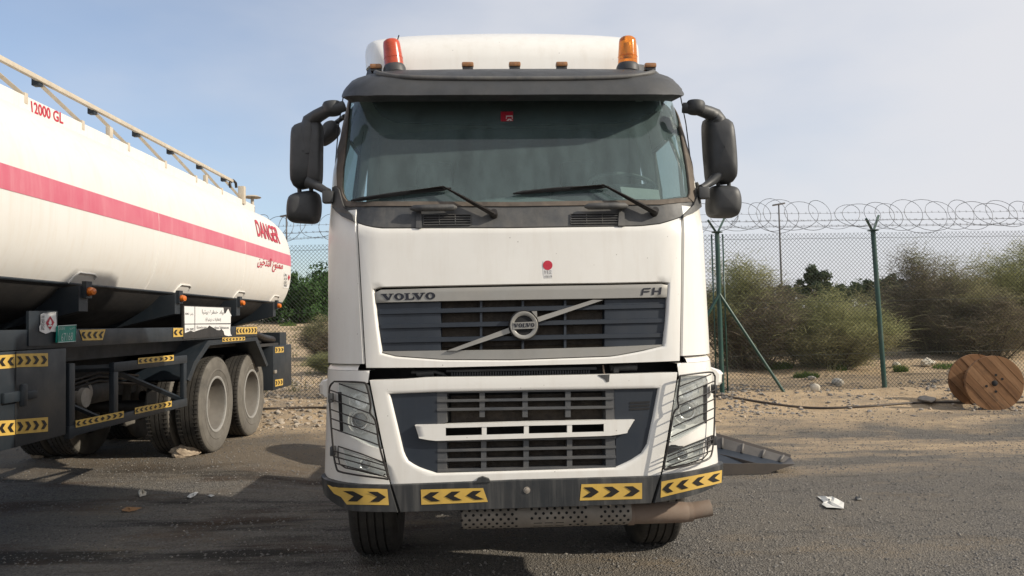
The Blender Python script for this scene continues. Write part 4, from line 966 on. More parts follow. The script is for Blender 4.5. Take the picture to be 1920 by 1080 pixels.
mirror_set(1, c2([(400, 205), (470, 235), (500, 290), (520, 480), (527, 660), (510, 712), (440, 726), (385, 715), (328, 700), (312, 580), (300, 420), (297, 235), (340, 208)]), [(1346, 338), (1366, 338)],
           c2([(380, 738), (460, 742), (530, 760), (558, 820), (564, 900), (550, 965), (520, 985), (440, 987), (360, 980), (330, 950), (322, 880), (330, 800), (350, 750)]),
           [(1280, 202, .38), (1296, 203, .36), (1310, 205, .38), (1328, 211, .44), (1339, 217, .47), (1345, 226, .46), (1347, 240, .47)], (1304, 200),
           [(1348, 328, .45), (1335, 340, .44), (1322, 349, .40), (1314, 353, .38)], [(1308, 341), (1313, 349), (1314, 372), (1310, 388), (1300, 397), (1288, 402), (1277, 410), (1278, 404), (1296, 385), (1302, 370), (1304, 350)], (1318, 362), None)
km = part('kerb_mirror', M_TRIM, truck, lambda m: puff(m, blob(c1([(345, 300), (380, 255), (430, 237), (460, 248), (485, 290), (470, 340), (410, 395), (350, 420), (343, 360)])), .80, .08, .05))
part('mirror_stem', M_TRIM, km, lambda m: m.tube([at_y(630, 230, .80), at_y(641, 222, .75), at_y(646, 218, .70)], .016, 8))

# ---- cab sides, doors, back wall, interior
def side_(sg):
    def fn(m):
        def y0(z): return table(R_TAB, z) + .05 + RY - .004
        def g(ys, zs): m.grid([[Vector((sg * hw(z), (y0(z) if y == .50 else y), z)) for y in ys] for z in zs], True)
        g((.50, .8, 1.4, 1.97), (1.44, 1.8, 2.2, 2.46)); g((.50, .82), (2.46, 2.7, 3.0)); g((1.42, 1.8, 1.97), (2.46, 2.7, 3.0)); m.grid([[Vector((sg * hw(z), y, z)) for y in (y0_, 1.4, 1.97)] for z, y0_ in ((3.0, y0(3.0)), (3.1, y0(3.1)), (3.19, .85), (3.27, .98))], True)
        g((.50, .74), (.72, 1.1, 1.44)); g((1.9, 1.97), (1.0, 1.44))
        zs = [(.74 + 1.2 * i / 12) for i in range(13)]
        lo = [Vector((sg * hw(1.2), y, 1.02 + .34 * math.sqrt(max(0, 1 - ((y - 1.44) / .70) ** 2)))) for y in zs]; hi = [Vector((sg * hw(1.44), y, 1.44)) for y in zs]
        m.grid([lo, hi], True)
        m.grid([lo, [Vector((sg * .72, p.y, p.z)) for p in lo]], True)
    return fn
for sg in (-1, 1):
    sw = part('cab_side', M_WHITE, truck, side_(sg))
    part('door_glass', M_DOORGL, sw, lambda m: m.grid([[Vector((sg * (hw(z) - .012), y, z)) for y in (.80, 1.44)] for z in (2.44, 3.02)], False))
    part('window_trim', M_GASKET, sw, lambda m: m.tube([Vector((sg * (hw(z) - .010), y, z)) for y, z in ((.82, 2.46), (1.42, 2.46), (1.42, 3.0), (.95, 3.0), (.82, 2.8))], .014, 6, closed=True))
    part('door_handle', M_TRIM, sw, lambda m: m.obox((sg * (hw(2.1) + .015), 1.32, 2.12), (.04, .18, .04), None, .012))
    for y in (.56, 1.50): part('door_seam', M_BLACK, sw, lambda m: m.tube([Vector((sg * (hw(z) + .0), y, z)) for z in (1.48, 2.0, 2.46, 3.0, 3.2)], .004, 5))
def backw(m):
    m.grid([[Vector((x, 1.97, z)) for x in (-hw(z), 0, hw(z))] for z in (1.0, 2.0, 3.0, 3.27, 3.33)], False)
part('cab_back', M_WHITE, truck, backw)
def floor_(m): m.box(-1.15, 1.15, .35, 1.95, 1.36, 1.40); m.box(-1.05, 1.05, 1.90, 1.94, 1.4, 3.31)
part('cab_floor', M_INT, truck, floor_)
def dash_(m):
    rows = [[Vector((x, y + .10 * (x / 1.1) ** 2 * (1 if y < .5 else 0), z + .03 * math.cos(x * 5))) for x in [-1.1 + .11 * i for i in range(21)]] for y, z in ((.22, 2.36), (.34, 2.43), (.50, 2.485), (.66, 2.49), (.74, 2.40), (.72, 1.6))]
    m.grid(rows, True)
dash = part('dashboard', M_INT, truck, dash_)
part('paper_on_dashboard', M_PAPER, dash, lambda m: m.poly([at_y(x, y, d) for x, y, d in ((1163, 350, .36), (1235, 356, .36), (1238, 374, .27), (1168, 373, .27))]))
for x in (-.58, .58):
    st_ = part('seat', M_INTDK, truck, lambda m: (m.box(x - .27, x + .27, 1.15, 1.65, 1.85, 2.02, .05), m.obox((x, 1.62, 2.38), (.5, .16, .80), Matrix.Rotation(-.12, 3, 'X'), .06)))
    part('headrest', M_INTDK, st_, lambda m: m.obox((x, 1.70, 2.88), (.30, .12, .22), None, .05))
swc = at_y(1166, 350, .86); sax = Vector((0, -.55, .83)).normalized()
def sw_(m):
    e1 = Vector((1, 0, 0)); e2 = sax.cross(e1)
    m.tube([swc + (e1 * math.cos(a * .2618) + e2 * math.sin(a * .2618)) * .23 for a in range(24)], .016, 8, closed=True)
    m.tube([swc - e1 * .22, swc + e1 * .22], .018, 6); m.tube([swc, swc - sax * .4], .04, 8)
part('steering_wheel', M_INT, truck, sw_)

# ---- running gear
def wheel_(m_t, c, r, w, face_y=1):
    pass
def tyre_prof(r, w, rr):
    h = w / 2
    return [(rr, -h * .80), (rr + .03, -h * .92), (r * .80, -h * 1.0), (r * .93, -h * .97), (r * .985, -h * .86), (r, -h * .74),
            (r, -h * .56), (r - .014, -h * .55), (r - .014, -h * .49), (r, -h * .48), (r, -h * .20), (r - .014, -h * .19), (r - .014, -h * .13), (r, -h * .12),
            (r, h * .12), (r - .014, h * .13), (r - .014, h * .19), (r, h * .20), (r, h * .48), (r - .014, h * .49), (r - .014, h * .55), (r, h * .56),
            (r, h * .74), (r * .985, h * .86), (r * .93, h * .97), (r * .80, h * 1.0), (rr + .03, h * .92), (rr, h * .80)]
def truck_wheel(c, r, w, sg):
    o = part('wheel', M_RIM, truck, lambda m: m.lathe([(0, .02), (.10, .02), (.13, -.02), (.20, -.06), (.27, -.05), (.285, .0), (.298, .13), (.31, .135), (.30, .10), (.29, -.12)], c, (sg, 0, 0), 32))
    def ty(m):
        m.lathe(tyre_prof(r, w, .29), c, (sg, 0, 0), 56)
        h = w / 2                                                   # cross cuts in the shoulder ribs
        for k in range(60):
            a = k / 60 * 2 * math.pi
            for sx in (-1, 1):
                m.obox(Vector((c.x + sx * h * .645, c.y + math.cos(a) * (r - .004), c.z + math.sin(a) * (r - .004))), (h * .15, .012, .010), Matrix.Rotation(a, 3, 'X'))
    part('tyre', M_RUBBER, o, ty)
    part('hub', M_CHASSIS, o, lambda m: m.lathe([(0, .10), (.08, .10), (.10, .06), (.11, -.02)], c, (sg, 0, 0), 16))
    return o
for sg in (-1, 1): truck_wheel(Vector((sg * 1.03, 1.50, .532)), .537, .33, sg)
for yy in (5.1,):
    for sg in (-1, 1):
        for xo in (.80, 1.12): truck_wheel(Vector((sg * xo, yy, .535)), .53, .30, sg)
def chas(m):
    for sg in (-1, 1): m.box(sg * .38, sg * .46, .7, 5.9, .80, 1.06)
    for y in (2.4, 4.0, 5.8): m.box(-.38, .38, y, y + .1, .82, 1.02)
    m.tube([(-.9, 1.50, .52), (.9, 1.50, .52)], .07, 10); m.tube([(-.9, 5.1, .53), (.9, 5.1, .53)], .11, 10)
    m.box(-.36, .36, .55, 2.2, .62, 1.3); m.box(-1.0, 1.0, .40, .56, .70, 1.30)  # radiator and oil pan boxes, added to block light under the cab
chs = part('chassis', M_CHASSIS, truck, chas)
part('fuel_tank', M_MUFF, truck, lambda m: m.box(-1.18, -.60, 2.35, 3.7, .45, 1.0, .10)); part('fuel_tank', M_MUFF, truck, lambda m: m.box(.55, 1.18, 2.02, 3.5, .36, 1.0, .10))  # right tank stretched forward and down to stop sunlight under the truck
part('fifth_wheel', M_CHASSIS, truck, lambda m: m.lathe([(0, .06), (.42, .06), (.48, 0), (.3, -.08)], (0, 4.95, 1.16), (0, 0, 1), 24))
for sg in (-1, 1):
    part('rear_mudguard', M_TRIM, truck, lambda m: m.grid([[Vector((x, 5.1 + .64 * math.cos(a), .56 + .64 * math.sin(a))) for x in (sg * .64, sg * 1.27)] for a in [R(15 + 15 * k) for k in range(11)]], True))
    part('wheel_arch_liner', M_CHASSIS, truck, lambda m: m.grid([[Vector((x, 1.50 + .63 * math.cos(a), .58 + .63 * math.sin(a))) for x in (sg * .74, sg * 1.20)] for a in [R(20 + 14 * k) for k in range(11)]], True))
part('air_intake', M_TRIM, truck, lambda m: m.box(-1.0, -.6, 2.25, 2.6, 1.2, 3.1, .06))
# ------------------------------------------------------------------ the tanker: local frame x right, y away from the camera, z up; x 0 is the outer wheel face
K_YAW = math.atan(25 / F_PX); K_Z0 = 0.144
K_ORG = Vector((-3.60, 9.85, K_Z0))
tanker = empty('tanker_trailer', K_ORG, K_YAW)
tag(tanker, 'long white road tanker with a faded red stripe on a black chassis', 'tanker')
K_INV = Matrix.Rotation(-K_YAW, 3, 'Z'); k_cam = K_INV @ (CAM - K_ORG)
def kx(px, py, x=0.0):
    d = K_INV @ ray(px, py); return k_cam + d * ((x - k_cam.x) / d.x)
TC_X, TC_Z, TA, TB, TN = -1.27, 2.55, 1.27, .99, 2.55
def tank_pt(a, y, k=1.0, off=0.0):
    c, s = math.cos(a), math.sin(a); q = 2 / TN
    return Vector((TC_X + (TA + off) * k * math.copysign(abs(c) ** q, c), y, TC_Z + (TB + off) * k * math.copysign(abs(s) ** q, s)))
def ktank(px, py, off=0.0):
    d = K_INV @ ray(px, py); d = d / -d.x; t = 2.5
    def f(p): return (abs((p.x - TC_X) / (TA + off))) ** TN + (abs((p.z - TC_Z) / (TB + off))) ** TN - 1
    while t < 6.5 and f(k_cam + d * t) > 0: t += .02
    lo, hi = t - .02, t
    for _ in range(14):
        m_ = (lo + hi) / 2
        if f(k_cam + d * m_) > 0: lo = m_
        else: hi = m_
    return k_cam + d * hi
KY0, KY1 = -7.6, kx(549, 500).y + .12
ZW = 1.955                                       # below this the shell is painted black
def tank_ring(y, k, a0, a1, n): return [tank_pt(lerp(a0, a1, i / n), y, k) for i in range(n + 1)]
AB = -math.asin(((TC_Z - ZW) / TB) ** (TN / 2))  # angle of the paint line on the right side
def shell(m, a0, a1, n, closed=False):
    rows = []
    for y, k in [(KY0, 1), (KY0 + 1.5, 1), (-4.5, 1), (-3, 1), (-1.5, 1), (0, 1), (1.2, 1), (2.2, 1), (KY1 - .30, 1.0), (KY1 - .20, .992), (KY1 - .12, .972), (KY1 - .06, .935), (KY1 - .02, .88), (KY1, .80), (KY1 + .05, .4), (KY1 + .06, .01)]:
        rows.append(tank_ring(y, k, a0, a1, n))
    m.grid(rows, True)
tank = part('tank_shell', M_TANK, tanker, lambda m: shell(m, AB, math.pi - AB, 150))
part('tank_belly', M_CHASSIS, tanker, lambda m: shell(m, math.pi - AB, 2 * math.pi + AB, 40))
part('tank_front_end', M_TANK, tanker, lambda m: m.poly(tank_ring(KY0, 1, 0, 2 * math.pi, 60)[:-1]))
part('drip_edge', M_NAVY, tanker, lambda m: m.tube([tank_pt(AB, KY0 + (KY1 - .3 - KY0) * i / 10, 1, .004) for i in range(11)], .012, 6))
for yy in (-4.6, -2.05, .62):
    part('weld_seam', M_TANK, tank, lambda m: m.tube([tank_pt(lerp(AB, math.pi - AB, i / 40), yy, 1, .0) for i in range(41)], .006, 5))
# red stripe follows the side of the shell
def band_(m, z0, z1, off):
    def ang(z): return math.asin(min(1, ((abs(z - TC_Z)) / TB)) ** (TN / 2)) * (1 if z > TC_Z else -1)
    rows = []
    for i in range(5):
        a = ang(lerp(z0, z1, i / 4))
        rows.append([tank_pt(a, y, k, off) for y, k in [(KY0 + (KY1 - .34 - KY0) * j / 14, 1) for j in range(15)] + [(KY1 - .30, 1), (KY1 - .20, .992), (KY1 - .12, .972), (KY1 - .06, .935), (KY1 - .02, .88)]])
    m.grid(rows, True)
part('red_stripe', M_RED, tank, lambda m: band_(m, 2.555, 2.735, .003))
part('danger_word', M_REDTXT, tank, lambda m: put_text(m, 'DANGER', lambda u, v: ktank(*quad([(477.5, 411), (519.5, 427), (526.5, 458), (484, 443)], u, v), .009), .022))
# "no smoking" in joined Arabic letter forms, right to left
AR_SMOKE = '\uFEE6\uFEF4\uFEA7\uFEAA\uFE98\uFEDF\uFE8D \uFEC9\uFEEE\uFEE8\uFEE4\uFEE3'
part('no_smoking_words', M_REDTXT, tank, lambda m: put_text(m, AR_SMOKE, lambda u, v: ktank(*quad([(486, 479), (531.5, 490), (530, 512.5), (482, 505)], u, v), .009), .012))
pl = part('tank_placard', M_SIGNW, tank, lambda m: m.poly([ktank(x, y, .005) for x, y in ((533.5, 510), (544.5, 511.5), (541, 541), (531, 540))]))
part('placard_lines', M_TXTGREY, tank, lambda m: [put_text(m, w, lambda u, v: ktank(*quad([(533, y0), (538.5, y0 + .6), (537.5, y0 + 5.6), (532, y0 + 5)], u, v), .007)) for w, y0 in (('UN', 513), ('X3', 520), ('3082', 527), ('90', 533))])
part('placard_diamond', M_REDTXT, tank, lambda m: m.poly([ktank(x, y, .007) for x, y in ((542, 514.5), (544, 520), (541.6, 526), (540, 520))]))
for (x, y), d in (((165, 505), 0), ((350, 527), 0), ((455, 539.5), 0), ((519, 552), 0)):
    y_ = ktank(x, y).y; w = .17
    part('drip_rail', M_TANK, tank, lambda m: m.tube([tank_pt(a, yy, 1, .007) for a, yy in ((AB + .01, y_ - w * 1.15), (AB + .08, y_ - w), (AB + .12, y_ - w * .7), (AB + .12, y_ + w * .7), (AB + .10, y_ + w), (AB + .07, y_ + w * 1.02))], .009, 6))
# coaming along the top, capacity lettering, folding handrail
BX, BZ0, BZ1, BY1 = -.86, 3.25, 3.715, kx(478, 380, -.86).y
cb = part('top_coaming', M_TANK, tanker, lambda m: (m.box(BX - .03, BX, KY0, BY1, BZ0, BZ1), m.box(TC_X * 2 - BX, TC_X * 2 - BX + .03, KY0, BY1, BZ0, BZ1), m.box(TC_X * 2 - BX, BX, BY1 - .03, BY1, BZ0, BZ1 - .02)))
part('capacity_figures', M_REDTXT, cb, lambda m: put_text(m, '12000 GL', lambda u, v: kx(*quad([(58, 188.5), (119, 212.5), (119, 233), (60, 211)], u, v), BX + .004), .02))
RZ = kx(0, 110, BX - .02).z
def rp_(px, py): return kx(px, py, BX - .015)
rail = part('handrail', M_RAIL, tanker, lambda m: m.obox(((BX - .015), (KY0 + kx(437, 342, BX).y) / 2, RZ), (.045, kx(437, 342, BX).y - KY0, .045), None, .006))
nodes = [(-61, 82), (79, 157), (181, 208), (262, 249), (325, 284), (379, 313), (424, 338)]; feet = [(52, 175), (158, 225), (243, 262), (312, 296), (369, 322), (417, 345), (457, 363)]
for a, b in zip(nodes, feet):
    A = Vector((BX - .05, rp_(*a).y, RZ - .02)); B = Vector((BX - .05, rp_(*b).y, BZ1 + .02)); d = B - A
    st = part('rail_strut', M_RAIL, rail, lambda m: m.tube([A, B], .026, 4, smooth=False))
    part('rail_bracket', M_RAIL, rail, lambda m: m.obox(B + Vector((.03, -.05, -.04)), (.05, .05, .10), None, .004))
    part('rail_clevis', M_NAVY, rail, lambda m: m.obox(A + Vector((.0, -.02, .0)), (.07, .07, .08), None, .004))
for x, y in ((206, 236), (386, 322)):
    p = rp_(x, y); part('rail_stop', M_RAIL, rail, lambda m: m.obox((BX - .02, p.y, BZ1 + .05), (.05, .07, .12), None, .004))
p = rp_(454, 350); part('rail_end_post', M_RAIL, tanker, lambda m: m.obox((BX - .02, p.y, BZ1 + .08), (.10, .10, .30), None, .004))
part('breather_hose', M_WIRE, tanker, lambda m: m.tube([rp_(432, 352), rp_(431, 343), rp_(437, 338), rp_(442, 343), rp_(443, 352)], .022, 8))
p = kx(473, 369, -1.05); part('vent_cap', M_RAIL, tanker, lambda m: (m.lathe([(0, .03), (.10, .02), (.16, -.01), (.15, -.02), (0, -.02)], p, (0, 0, 1), 18), m.tube([p, p - Vector((0, 0, .3))], .03, 8)))
# saddles under the tank with side lamps
for k, (x, y, lx, ly) in enumerate(((154, 535, 169, 537), (331, 553, 341, 551.5), (445, 563, 453, 562), (513, 570, 522, 571))):
    q = kx(x, y, -.03); yy = q.y
    sd_ = part('tank_saddle', M_NAVY, tanker, lambda m: (m.prism([Vector((-.02, yy - .07, 1.93)), Vector((-.02, yy - .07, 1.72)), Vector((-.70, yy - .07, 1.57)), Vector((-.9, yy - .07, 1.57)), Vector((-.9, yy - .07, 1.80)), Vector((-.30, yy - .07, 1.90))], (0, .14, 0)),))
    c = kx(lx, ly, .02); part('side_lamp', M_AMBER, sd_, lambda m: m.lathe([(0, .05), (.028, .045), (.036, .02), (.038, 0), (.03, -.01)], (.015, c.y, 1.885), (1, -.3, 0), 16))
    part('lamp_bracket', M_NAVY, sd_, lambda m: m.box(-.025, .012, c.y - .045, c.y + .045, 1.83, 1.97))
# chassis rail
ZR0, ZR1 = 1.43, 1.575
fr = part('side_rail', M_NAVY, tanker, lambda m: m.box(-.06, -.004, KY0, kx(483, 620).y, ZR0, ZR1, .006))
part('cross_member', M_CHASSIS, tanker, lambda m: m.box(-2.2, -.3, KY0 + .3, 2.5, 1.30, 1.44))
part('chassis_beam', M_CHASSIS, tanker, lambda m: m.box(-.95, -.80, KY0, 2.5, .98, 1.44)); part('chassis_beam', M_CHASSIS, tanker, lambda m: m.box(-1.75, -1.60, KY0, 2.5, .98, 1.44))
def on_k(qd, x): return lambda u, v, o: kx(*quad(qd, u, v), x + o)
def kplate(parent, qd, n, kind, x): part('reflective_sticker', [M_YEL, M_CHEV], parent, lambda m: chevrons(m, on_k(qd, x), n, kind, nu=3), recalc=False)
kplate(fr, [(149, 618.5), (198, 617.5), (192.5, 637.5), (155, 638.5)], 4, '<', .0)
kplate(fr, [(325, 615), (344, 615), (344, 631), (325, 632)], 2, '<', .0)
kplate(fr, [(443, 613.5), (482, 612.5), (482, 626), (443, 627)], 7, 'x', .0)
# equipment cabinet at the image edge
Y0c, Y1c = -6.6, kx(124.5, 720).y
cab_ = part('equipment_cabinet', M_NAVY, tanker, lambda m: m.box(-.60, -.002, Y0c, Y1c, .745, 1.425, .008))
ysm = kx(29.5, 720).y
part('door_joint', M_BLACK, cab_, lambda m: m.box(-.003, .0005, ysm - .006, ysm + .006, .75, 1.42))
for yt, yb, sl in ((664.5, 689.5, -.045), (787.5, 815, -.10)):
    kplate(cab_, [(30.5, yt - 1), (90, yt - 60 * -sl * .9 if False else yt - 60 * abs(sl) * .9), (90, yb - 60 * abs(sl)), (30.5, yb - 1)], 4, '>', .001)
    kplate(cab_, [(-34, yt + 3), (28.5, yt), (28.5, yb), (-34, yb + 5)], 4, '<', .001)
lt_ = part('door_latch', M_NAVY, cab_, lambda m: (m.obox(kx(27, 744, .012), (.03, .26, .075), None, .01)))
part('latch_lever', M_NAVY, cab_, lambda m: m.obox(kx(44, 741, .03), (.03, .06, .16), None, .01))
part('latch_plate', M_NAVY, cab_, lambda m: m.obox(kx(58, 740, .012), (.03, .13, .06), None, .01))
# placard plate, number plate, torn sign
pp = part('placard_backing', M_NAVY, tanker, lambda m: m.prism([kx(x, y, .004) for x, y in ((54, 583), (108, 583), (108, 648), (54, 649))], (-.02, 0, 0)))
part('hazard_placard', M_SIGNW, pp, lambda m: m.prism([kx(x, y, .012) for x, y in ((77, 590), (82, 587), (105, 585), (106.5, 610), (108.5, 622), (96, 622), (86, 626), (75, 621), (74.5, 613), (77, 608))], (-.004, 0, 0)))
part('hazard_diamond', M_REDTXT, pp, lambda m: m.poly([kx(x, y, .015) for x, y in ((94.3, 592.5), (102, 604.5), (94.3, 618.5), (86, 605.5))]))
part('flame_symbol', M_SIGNW, pp, lambda m: (m.poly([kx(x, y, .017) for x, y in ((94, 598), (96.5, 602), (97, 606.5), (95, 609), (92.5, 608.5), (91, 605), (92.5, 602.5))]), m.poly([kx(x, y, .017) for x, y in ((90, 610), (98, 609.5), (97, 612), (91, 612.4))])))
part('placard_print', M_TXTGREY, pp, lambda m: [put_text(m, w, lambda u, v: kx(*quad([(77.5, y0), (83.5, y0 - .3), (83.5, y0 + h), (77.5, y0 + h + .3)], u, v), .0155)) for w, y0, h in (('X4', 591.5, 5), ('30', 600, 6.5), ('82', 610, 8))])
part('placard_rule', M_TXTGREY, pp, lambda m: [m.poly([kx(a, b, .0155), kx(c, d, .0155), kx(c + .0, d + .7, .0155), kx(a, b + .7, .0155)]) for a, b, c, d in ((77, 598.5, 84, 598), (76.5, 608, 84, 607.6), (84.4, 587, 104, 586))])
gp = part('number_plate', M_GREENPL, tanker, lambda m: m.prism([kx(x, y, .03) for x, y in ((109.5, 611), (143, 609), (144, 610), (142.5, 639.5), (141, 640.5), (109, 643), (107, 642), (108.5, 612))], (-.012, 0, 0)))
part('plate_figures', M_PLTXT, gp, lambda m: put_text(m, '67168', lambda u, v: kx(*quad([(115, 625), (137, 623), (136, 637.5), (115, 640)], u, v), .032)))
part('plate_words', M_PLTXT, gp, lambda m: (put_text(m, 'DUBAI', lambda u, v: kx(*quad([(111, 613.5), (121.5, 613), (121.5, 618), (111, 618.5)], u, v), .032)), put_text(m, '\uFEF2\uFE91\uFEA9', lambda u, v: kx(*quad([(131, 613), (141, 612.5), (141, 618), (131, 618.5)], u, v), .032))))
part('plate_edge', M_PLTXT, gp, lambda m: m.tube([kx(x, y, .031) for x, y in ((109.5, 611.5), (143, 609.5), (142, 640), (108, 642.3))], .004, 4, closed=True))
sb = part('sign_board', M_CHASSIS, tanker, lambda m: m.prism([kx(x, y, .004) for x, y in ((344, 572.5), (433, 576), (432, 629), (344, 636))], (-.02, 0, 0)))
def torn(P, x): return [kx(a, b, x) for a, b in crop(P, 330, 560, 12)]
part('sign_face', M_SIGNW, sb, lambda m: m.poly(torn([(188, 170), (1068, 205), (1078, 290), (1085, 340), (1120, 325), (1150, 260), (1178, 228), (1215, 320), (1250, 385), (1232, 400), (1230, 560), (1218, 700), (1228, 800), (1262, 830), (1180, 842), (1105, 825), (1085, 800), (1075, 740), (1020, 680), (985, 710), (920, 705), (830, 650), (750, 605), (700, 660), (560, 690), (400, 745), (330, 720), (200, 775)], .008)))
part('sign_rules', M_TXTGREY, sb, lambda m: (m.poly(torn([(420, 178), (432, 178), (432, 720), (420, 722)], .010)), m.poly(torn([(190, 562), (1228, 550), (1228, 575), (190, 580)], .010))))
def sgt(body, q): return lambda m: put_text(m, body, lambda u, v: kx(*quad(crop(q, 330, 560, 12), u, v), .0105))
part('sign_words', M_TXTGREY, sb, sgt('\uFE8E\uFEF4\uFE8C\uFEF4\uFE91 \uFE93\uFEAE\uFEC4\uFEA7 \uFEA9\uFE8D\uFEED', [(590, 240), (1075, 262), (1068, 372), (590, 360)]))
part('sign_words', M_TXTGREY, sb, sgt('(\uFE94\uFEF4\uFE98\uFEF3\uFEAF \uFE95\uFE8E\uFEF3\uFE8E\uFED4\uFEE7)', [(670, 425), (1012, 430), (1012, 515), (670, 515)]))
part('sign_words', M_TXTGREY, sb, sgt('3082 : \uFEE2\uFED7\uFEAD', [(205, 315), (392, 322), (392, 385), (205, 385)]))
part('sign_words', M_TXTGREY, sb, sgt('Environ', [(470, 612), (690, 612), (690, 672), (470, 678)]))
part('sign_words', M_TXTGREY, sb, sgt('rdous Substances', [(860, 612), (1190, 615), (1190, 680), (860, 685)]))
part('sign_words', M_TXTGREY, sb, sgt('UN 3082', [(225, 665), (405, 660), (405, 712), (225, 715)]))
# side guard in front of the wheels
ya, yb_ = kx(131, 760).y, kx(352, 760).y
zt, zl_ = 1.225, .755
sg_ = part('side_guard', M_NAVY, tanker, lambda m: m.box(-.05, -.004, ya, yb_, zl_ - .04, zl_ + .045, .004))
yv = kx(219, 720).y
part('guard_rail', M_NAVY, sg_, lambda m: m.box(-.05, -.004, yv - .04, yb_, zt - .04, zt + .045, .004))
part('guard_rail', M_NAVY, sg_, lambda m: m.tube([Vector((-.027, yv, zt)), Vector((-.45, yv - .25, zt)), Vector((-.75, yv - .9, zt))], .03, 4, smooth=False))
for y_, z0, z1 in ((ya + .045, .70, 1.30), (yv, zl_ + .045, zt - .04), (yb_ - .05, zl_ + .045, zt - .04)): part('guard_post', M_NAVY, sg_, lambda m: m.box(-.049, -.006, y_ - .04, y_ + .04, z0, z1, .004))
part('guard_brace', M_NAVY, sg_, lambda m: m.tube([Vector((-.06, yv + .05, zt - .03)), Vector((-.06, yb_ - .08, zl_ + .05))], .028, 4, smooth=False))
part('guard_brace', M_NAVY, sg_, lambda m: m.tube([Vector((-.30, ya + .1, zt - .15)), Vector((-.06, yv - .1, zl_ + .02))], .02, 4, smooth=False))
kplate(sg_, [(259, 671.5), (326, 665.5), (326, 676), (259, 682.5)], 7, 'x', .001)
kplate(sg_, [(142, 788.5), (232, 770.5), (232, 782.5), (142, 802)], 8, 'x', .001)
kplate(sg_, [(253, 764.5), (322, 751.5), (322, 762), (253, 776.5)], 8, 'x', .001)
# mudguard over the tandem
MG = [(351, 712), (364, 678), (390, 638.5), (482, 631.5), (503, 684)]
def mud_(m):
    top = [kx(x, y) for x, y in MG]; th = .07
    c = Vector((0, kx(437, 700).y, .6)); bot = [p + (c - p).normalized() * .085 for p in top]
    for q in (top, bot): m.grid([q, [p + Vector((-.85, 0, 0)) for p in q]], False)
    m.grid([top, bot], False); m.grid([[p + Vector((-.85, 0, 0)) for p in top], [p + Vector((-.85, 0, 0)) for p in bot]], False)
mud = part('mudguard', M_NAVY, tanker, mud_)
kplate(mud, [(417, 633), (459.5, 631.5), (459.5, 638), (417, 641)], 7, 'x', .002)
# tandem wheels, twin tyres
KR = .60
def k_wheel(y, xo, sgx, detailed=True):
    c = Vector((xo - sgx * .16, y, KR))
    w = part('wheel', M_RIM, tanker, lambda m: m.lathe([(0, -.12), (.10, -.12), (.115, -.14), (.21, -.145), (.25, -.13), (.295, -.06), (.31, .10), (.325, .135), (.345, .14), (.35, .125), (.33, .10), (.32, -.14)], c, (sgx, 0, 0), 40))
    def ty(m):
        P = tyre_prof(KR, .31, .33); n_ = len(P)
        m.cur = 0; m.lathe(P[4:n_ - 4], c, (sgx, 0, 0), 64)
        m.cur = 1; m.lathe(P[n_ - 5:], c, (sgx, 0, 0), 64); m.lathe(P[:5], c, (sgx, 0, 0), 64); m.cur = 0
        for k in range(70):
            a = k / 70 * 2 * math.pi
            for sx in (-1, 1): m.obox(Vector((c.x + sx * .10, c.y + math.cos(a) * (KR - .003), c.z + math.sin(a) * (KR - .003))), (.05, .014, .012), Matrix.Rotation(a + sx * .3, 3, 'X'))
        m.cur = 1; m.lathe([(KR * .70, .1505), (KR * .72, .157), (KR * .74, .1515)], c, (sgx, 0, 0), 64); m.lathe([(KR * .90, .149), (KR * .91, .154), (KR * .92, .149)], c, (sgx, 0, 0), 64)
        m.cur = 0
    part('tyre', [M_RUBBER, M_DUSTY_RUB], w, ty)
    part('rim_lip', M_RIMLIP, w, lambda m: m.lathe([(.318, .10), (.322, .142), (.335, .150), (.352, .146), (.356, .12)], c, (sgx, 0, 0), 48))
    part('hub', M_RIM, w, lambda m: m.lathe([(0, .03), (.075, .03), (.09, .01), (.10, -.02), (.115, -.13)], c, (sgx, 0, 0), 20))
    for k in range(10):
        a = k * .6283; q = c + Vector((-sgx * .142 + .0, math.cos(a) * .165, math.sin(a) * .165))
        part('wheel_nut', M_RIM, w, lambda m: m.lathe([(0, .05), (.019, .05), (.021, 0)], q, (sgx, 0, 0), 6))
    return w
AY = [0.0, 1.39]
for y in AY:
    k_wheel(y, -.15, 1); k_wheel(y, -.51, 1); k_wheel(y, -2.40, -1); k_wheel(y, -2.04, -1)
    part('axle', M_CHASSIS, tanker, lambda m: m.tube([(-2.0, y, KR), (-.55, y, KR)], .07, 12))
part('spring_pack', M_CHASSIS, tanker, lambda m: m.box(-.78, -.66, -.6, 2.0, .68, .82)); part('spring_pack', M_CHASSIS, tanker, lambda m: m.box(-1.86, -1.74, -.6, 2.0, .68, .82))
# air tank, valves and brake lines behind the side guard
at_ = part('air_tank', M_CHASSIS, tanker, lambda m: m.lathe([(0, 0), (.09, .01), (.13, .05), (.13, .75), (.09, .79), (0, .80)], (-.55, yv + .15, .98), (0, 1, 0), 20))
part('tank_strap', M_MUFF, at_, lambda m: m.lathe([(.132, .20), (.136, .21), (.136, .24), (.132, .25)], (-.55, yv + .15, .98), (0, 1, 0), 20))
part('discharge_valve', M_MUFF, tanker, lambda m: (m.tube([(-.45, ya + .55, 1.35), (-.45, ya + .55, 1.02), (-.20, ya + .55, .98)], .055, 12), m.lathe([(0, .02), (.085, .02), (.085, -.02), (0, -.02)], (-.18, ya + .55, .98), (1, 0, 0), 16)))
for k in range(3): part('brake_line', M_WIRE, tanker, lambda m: m.tube([(-.40 - .05 * k, ya + .2, 1.22 - .03 * k), (-.38 - .05 * k, yv - .2, 1.10 - .05 * k), (-.42, yv + .5, 1.16 - .04 * k), (-.60, yb_ + .4, 1.02 - .05 * k), (-.80, .0, .82)], .012, 6))
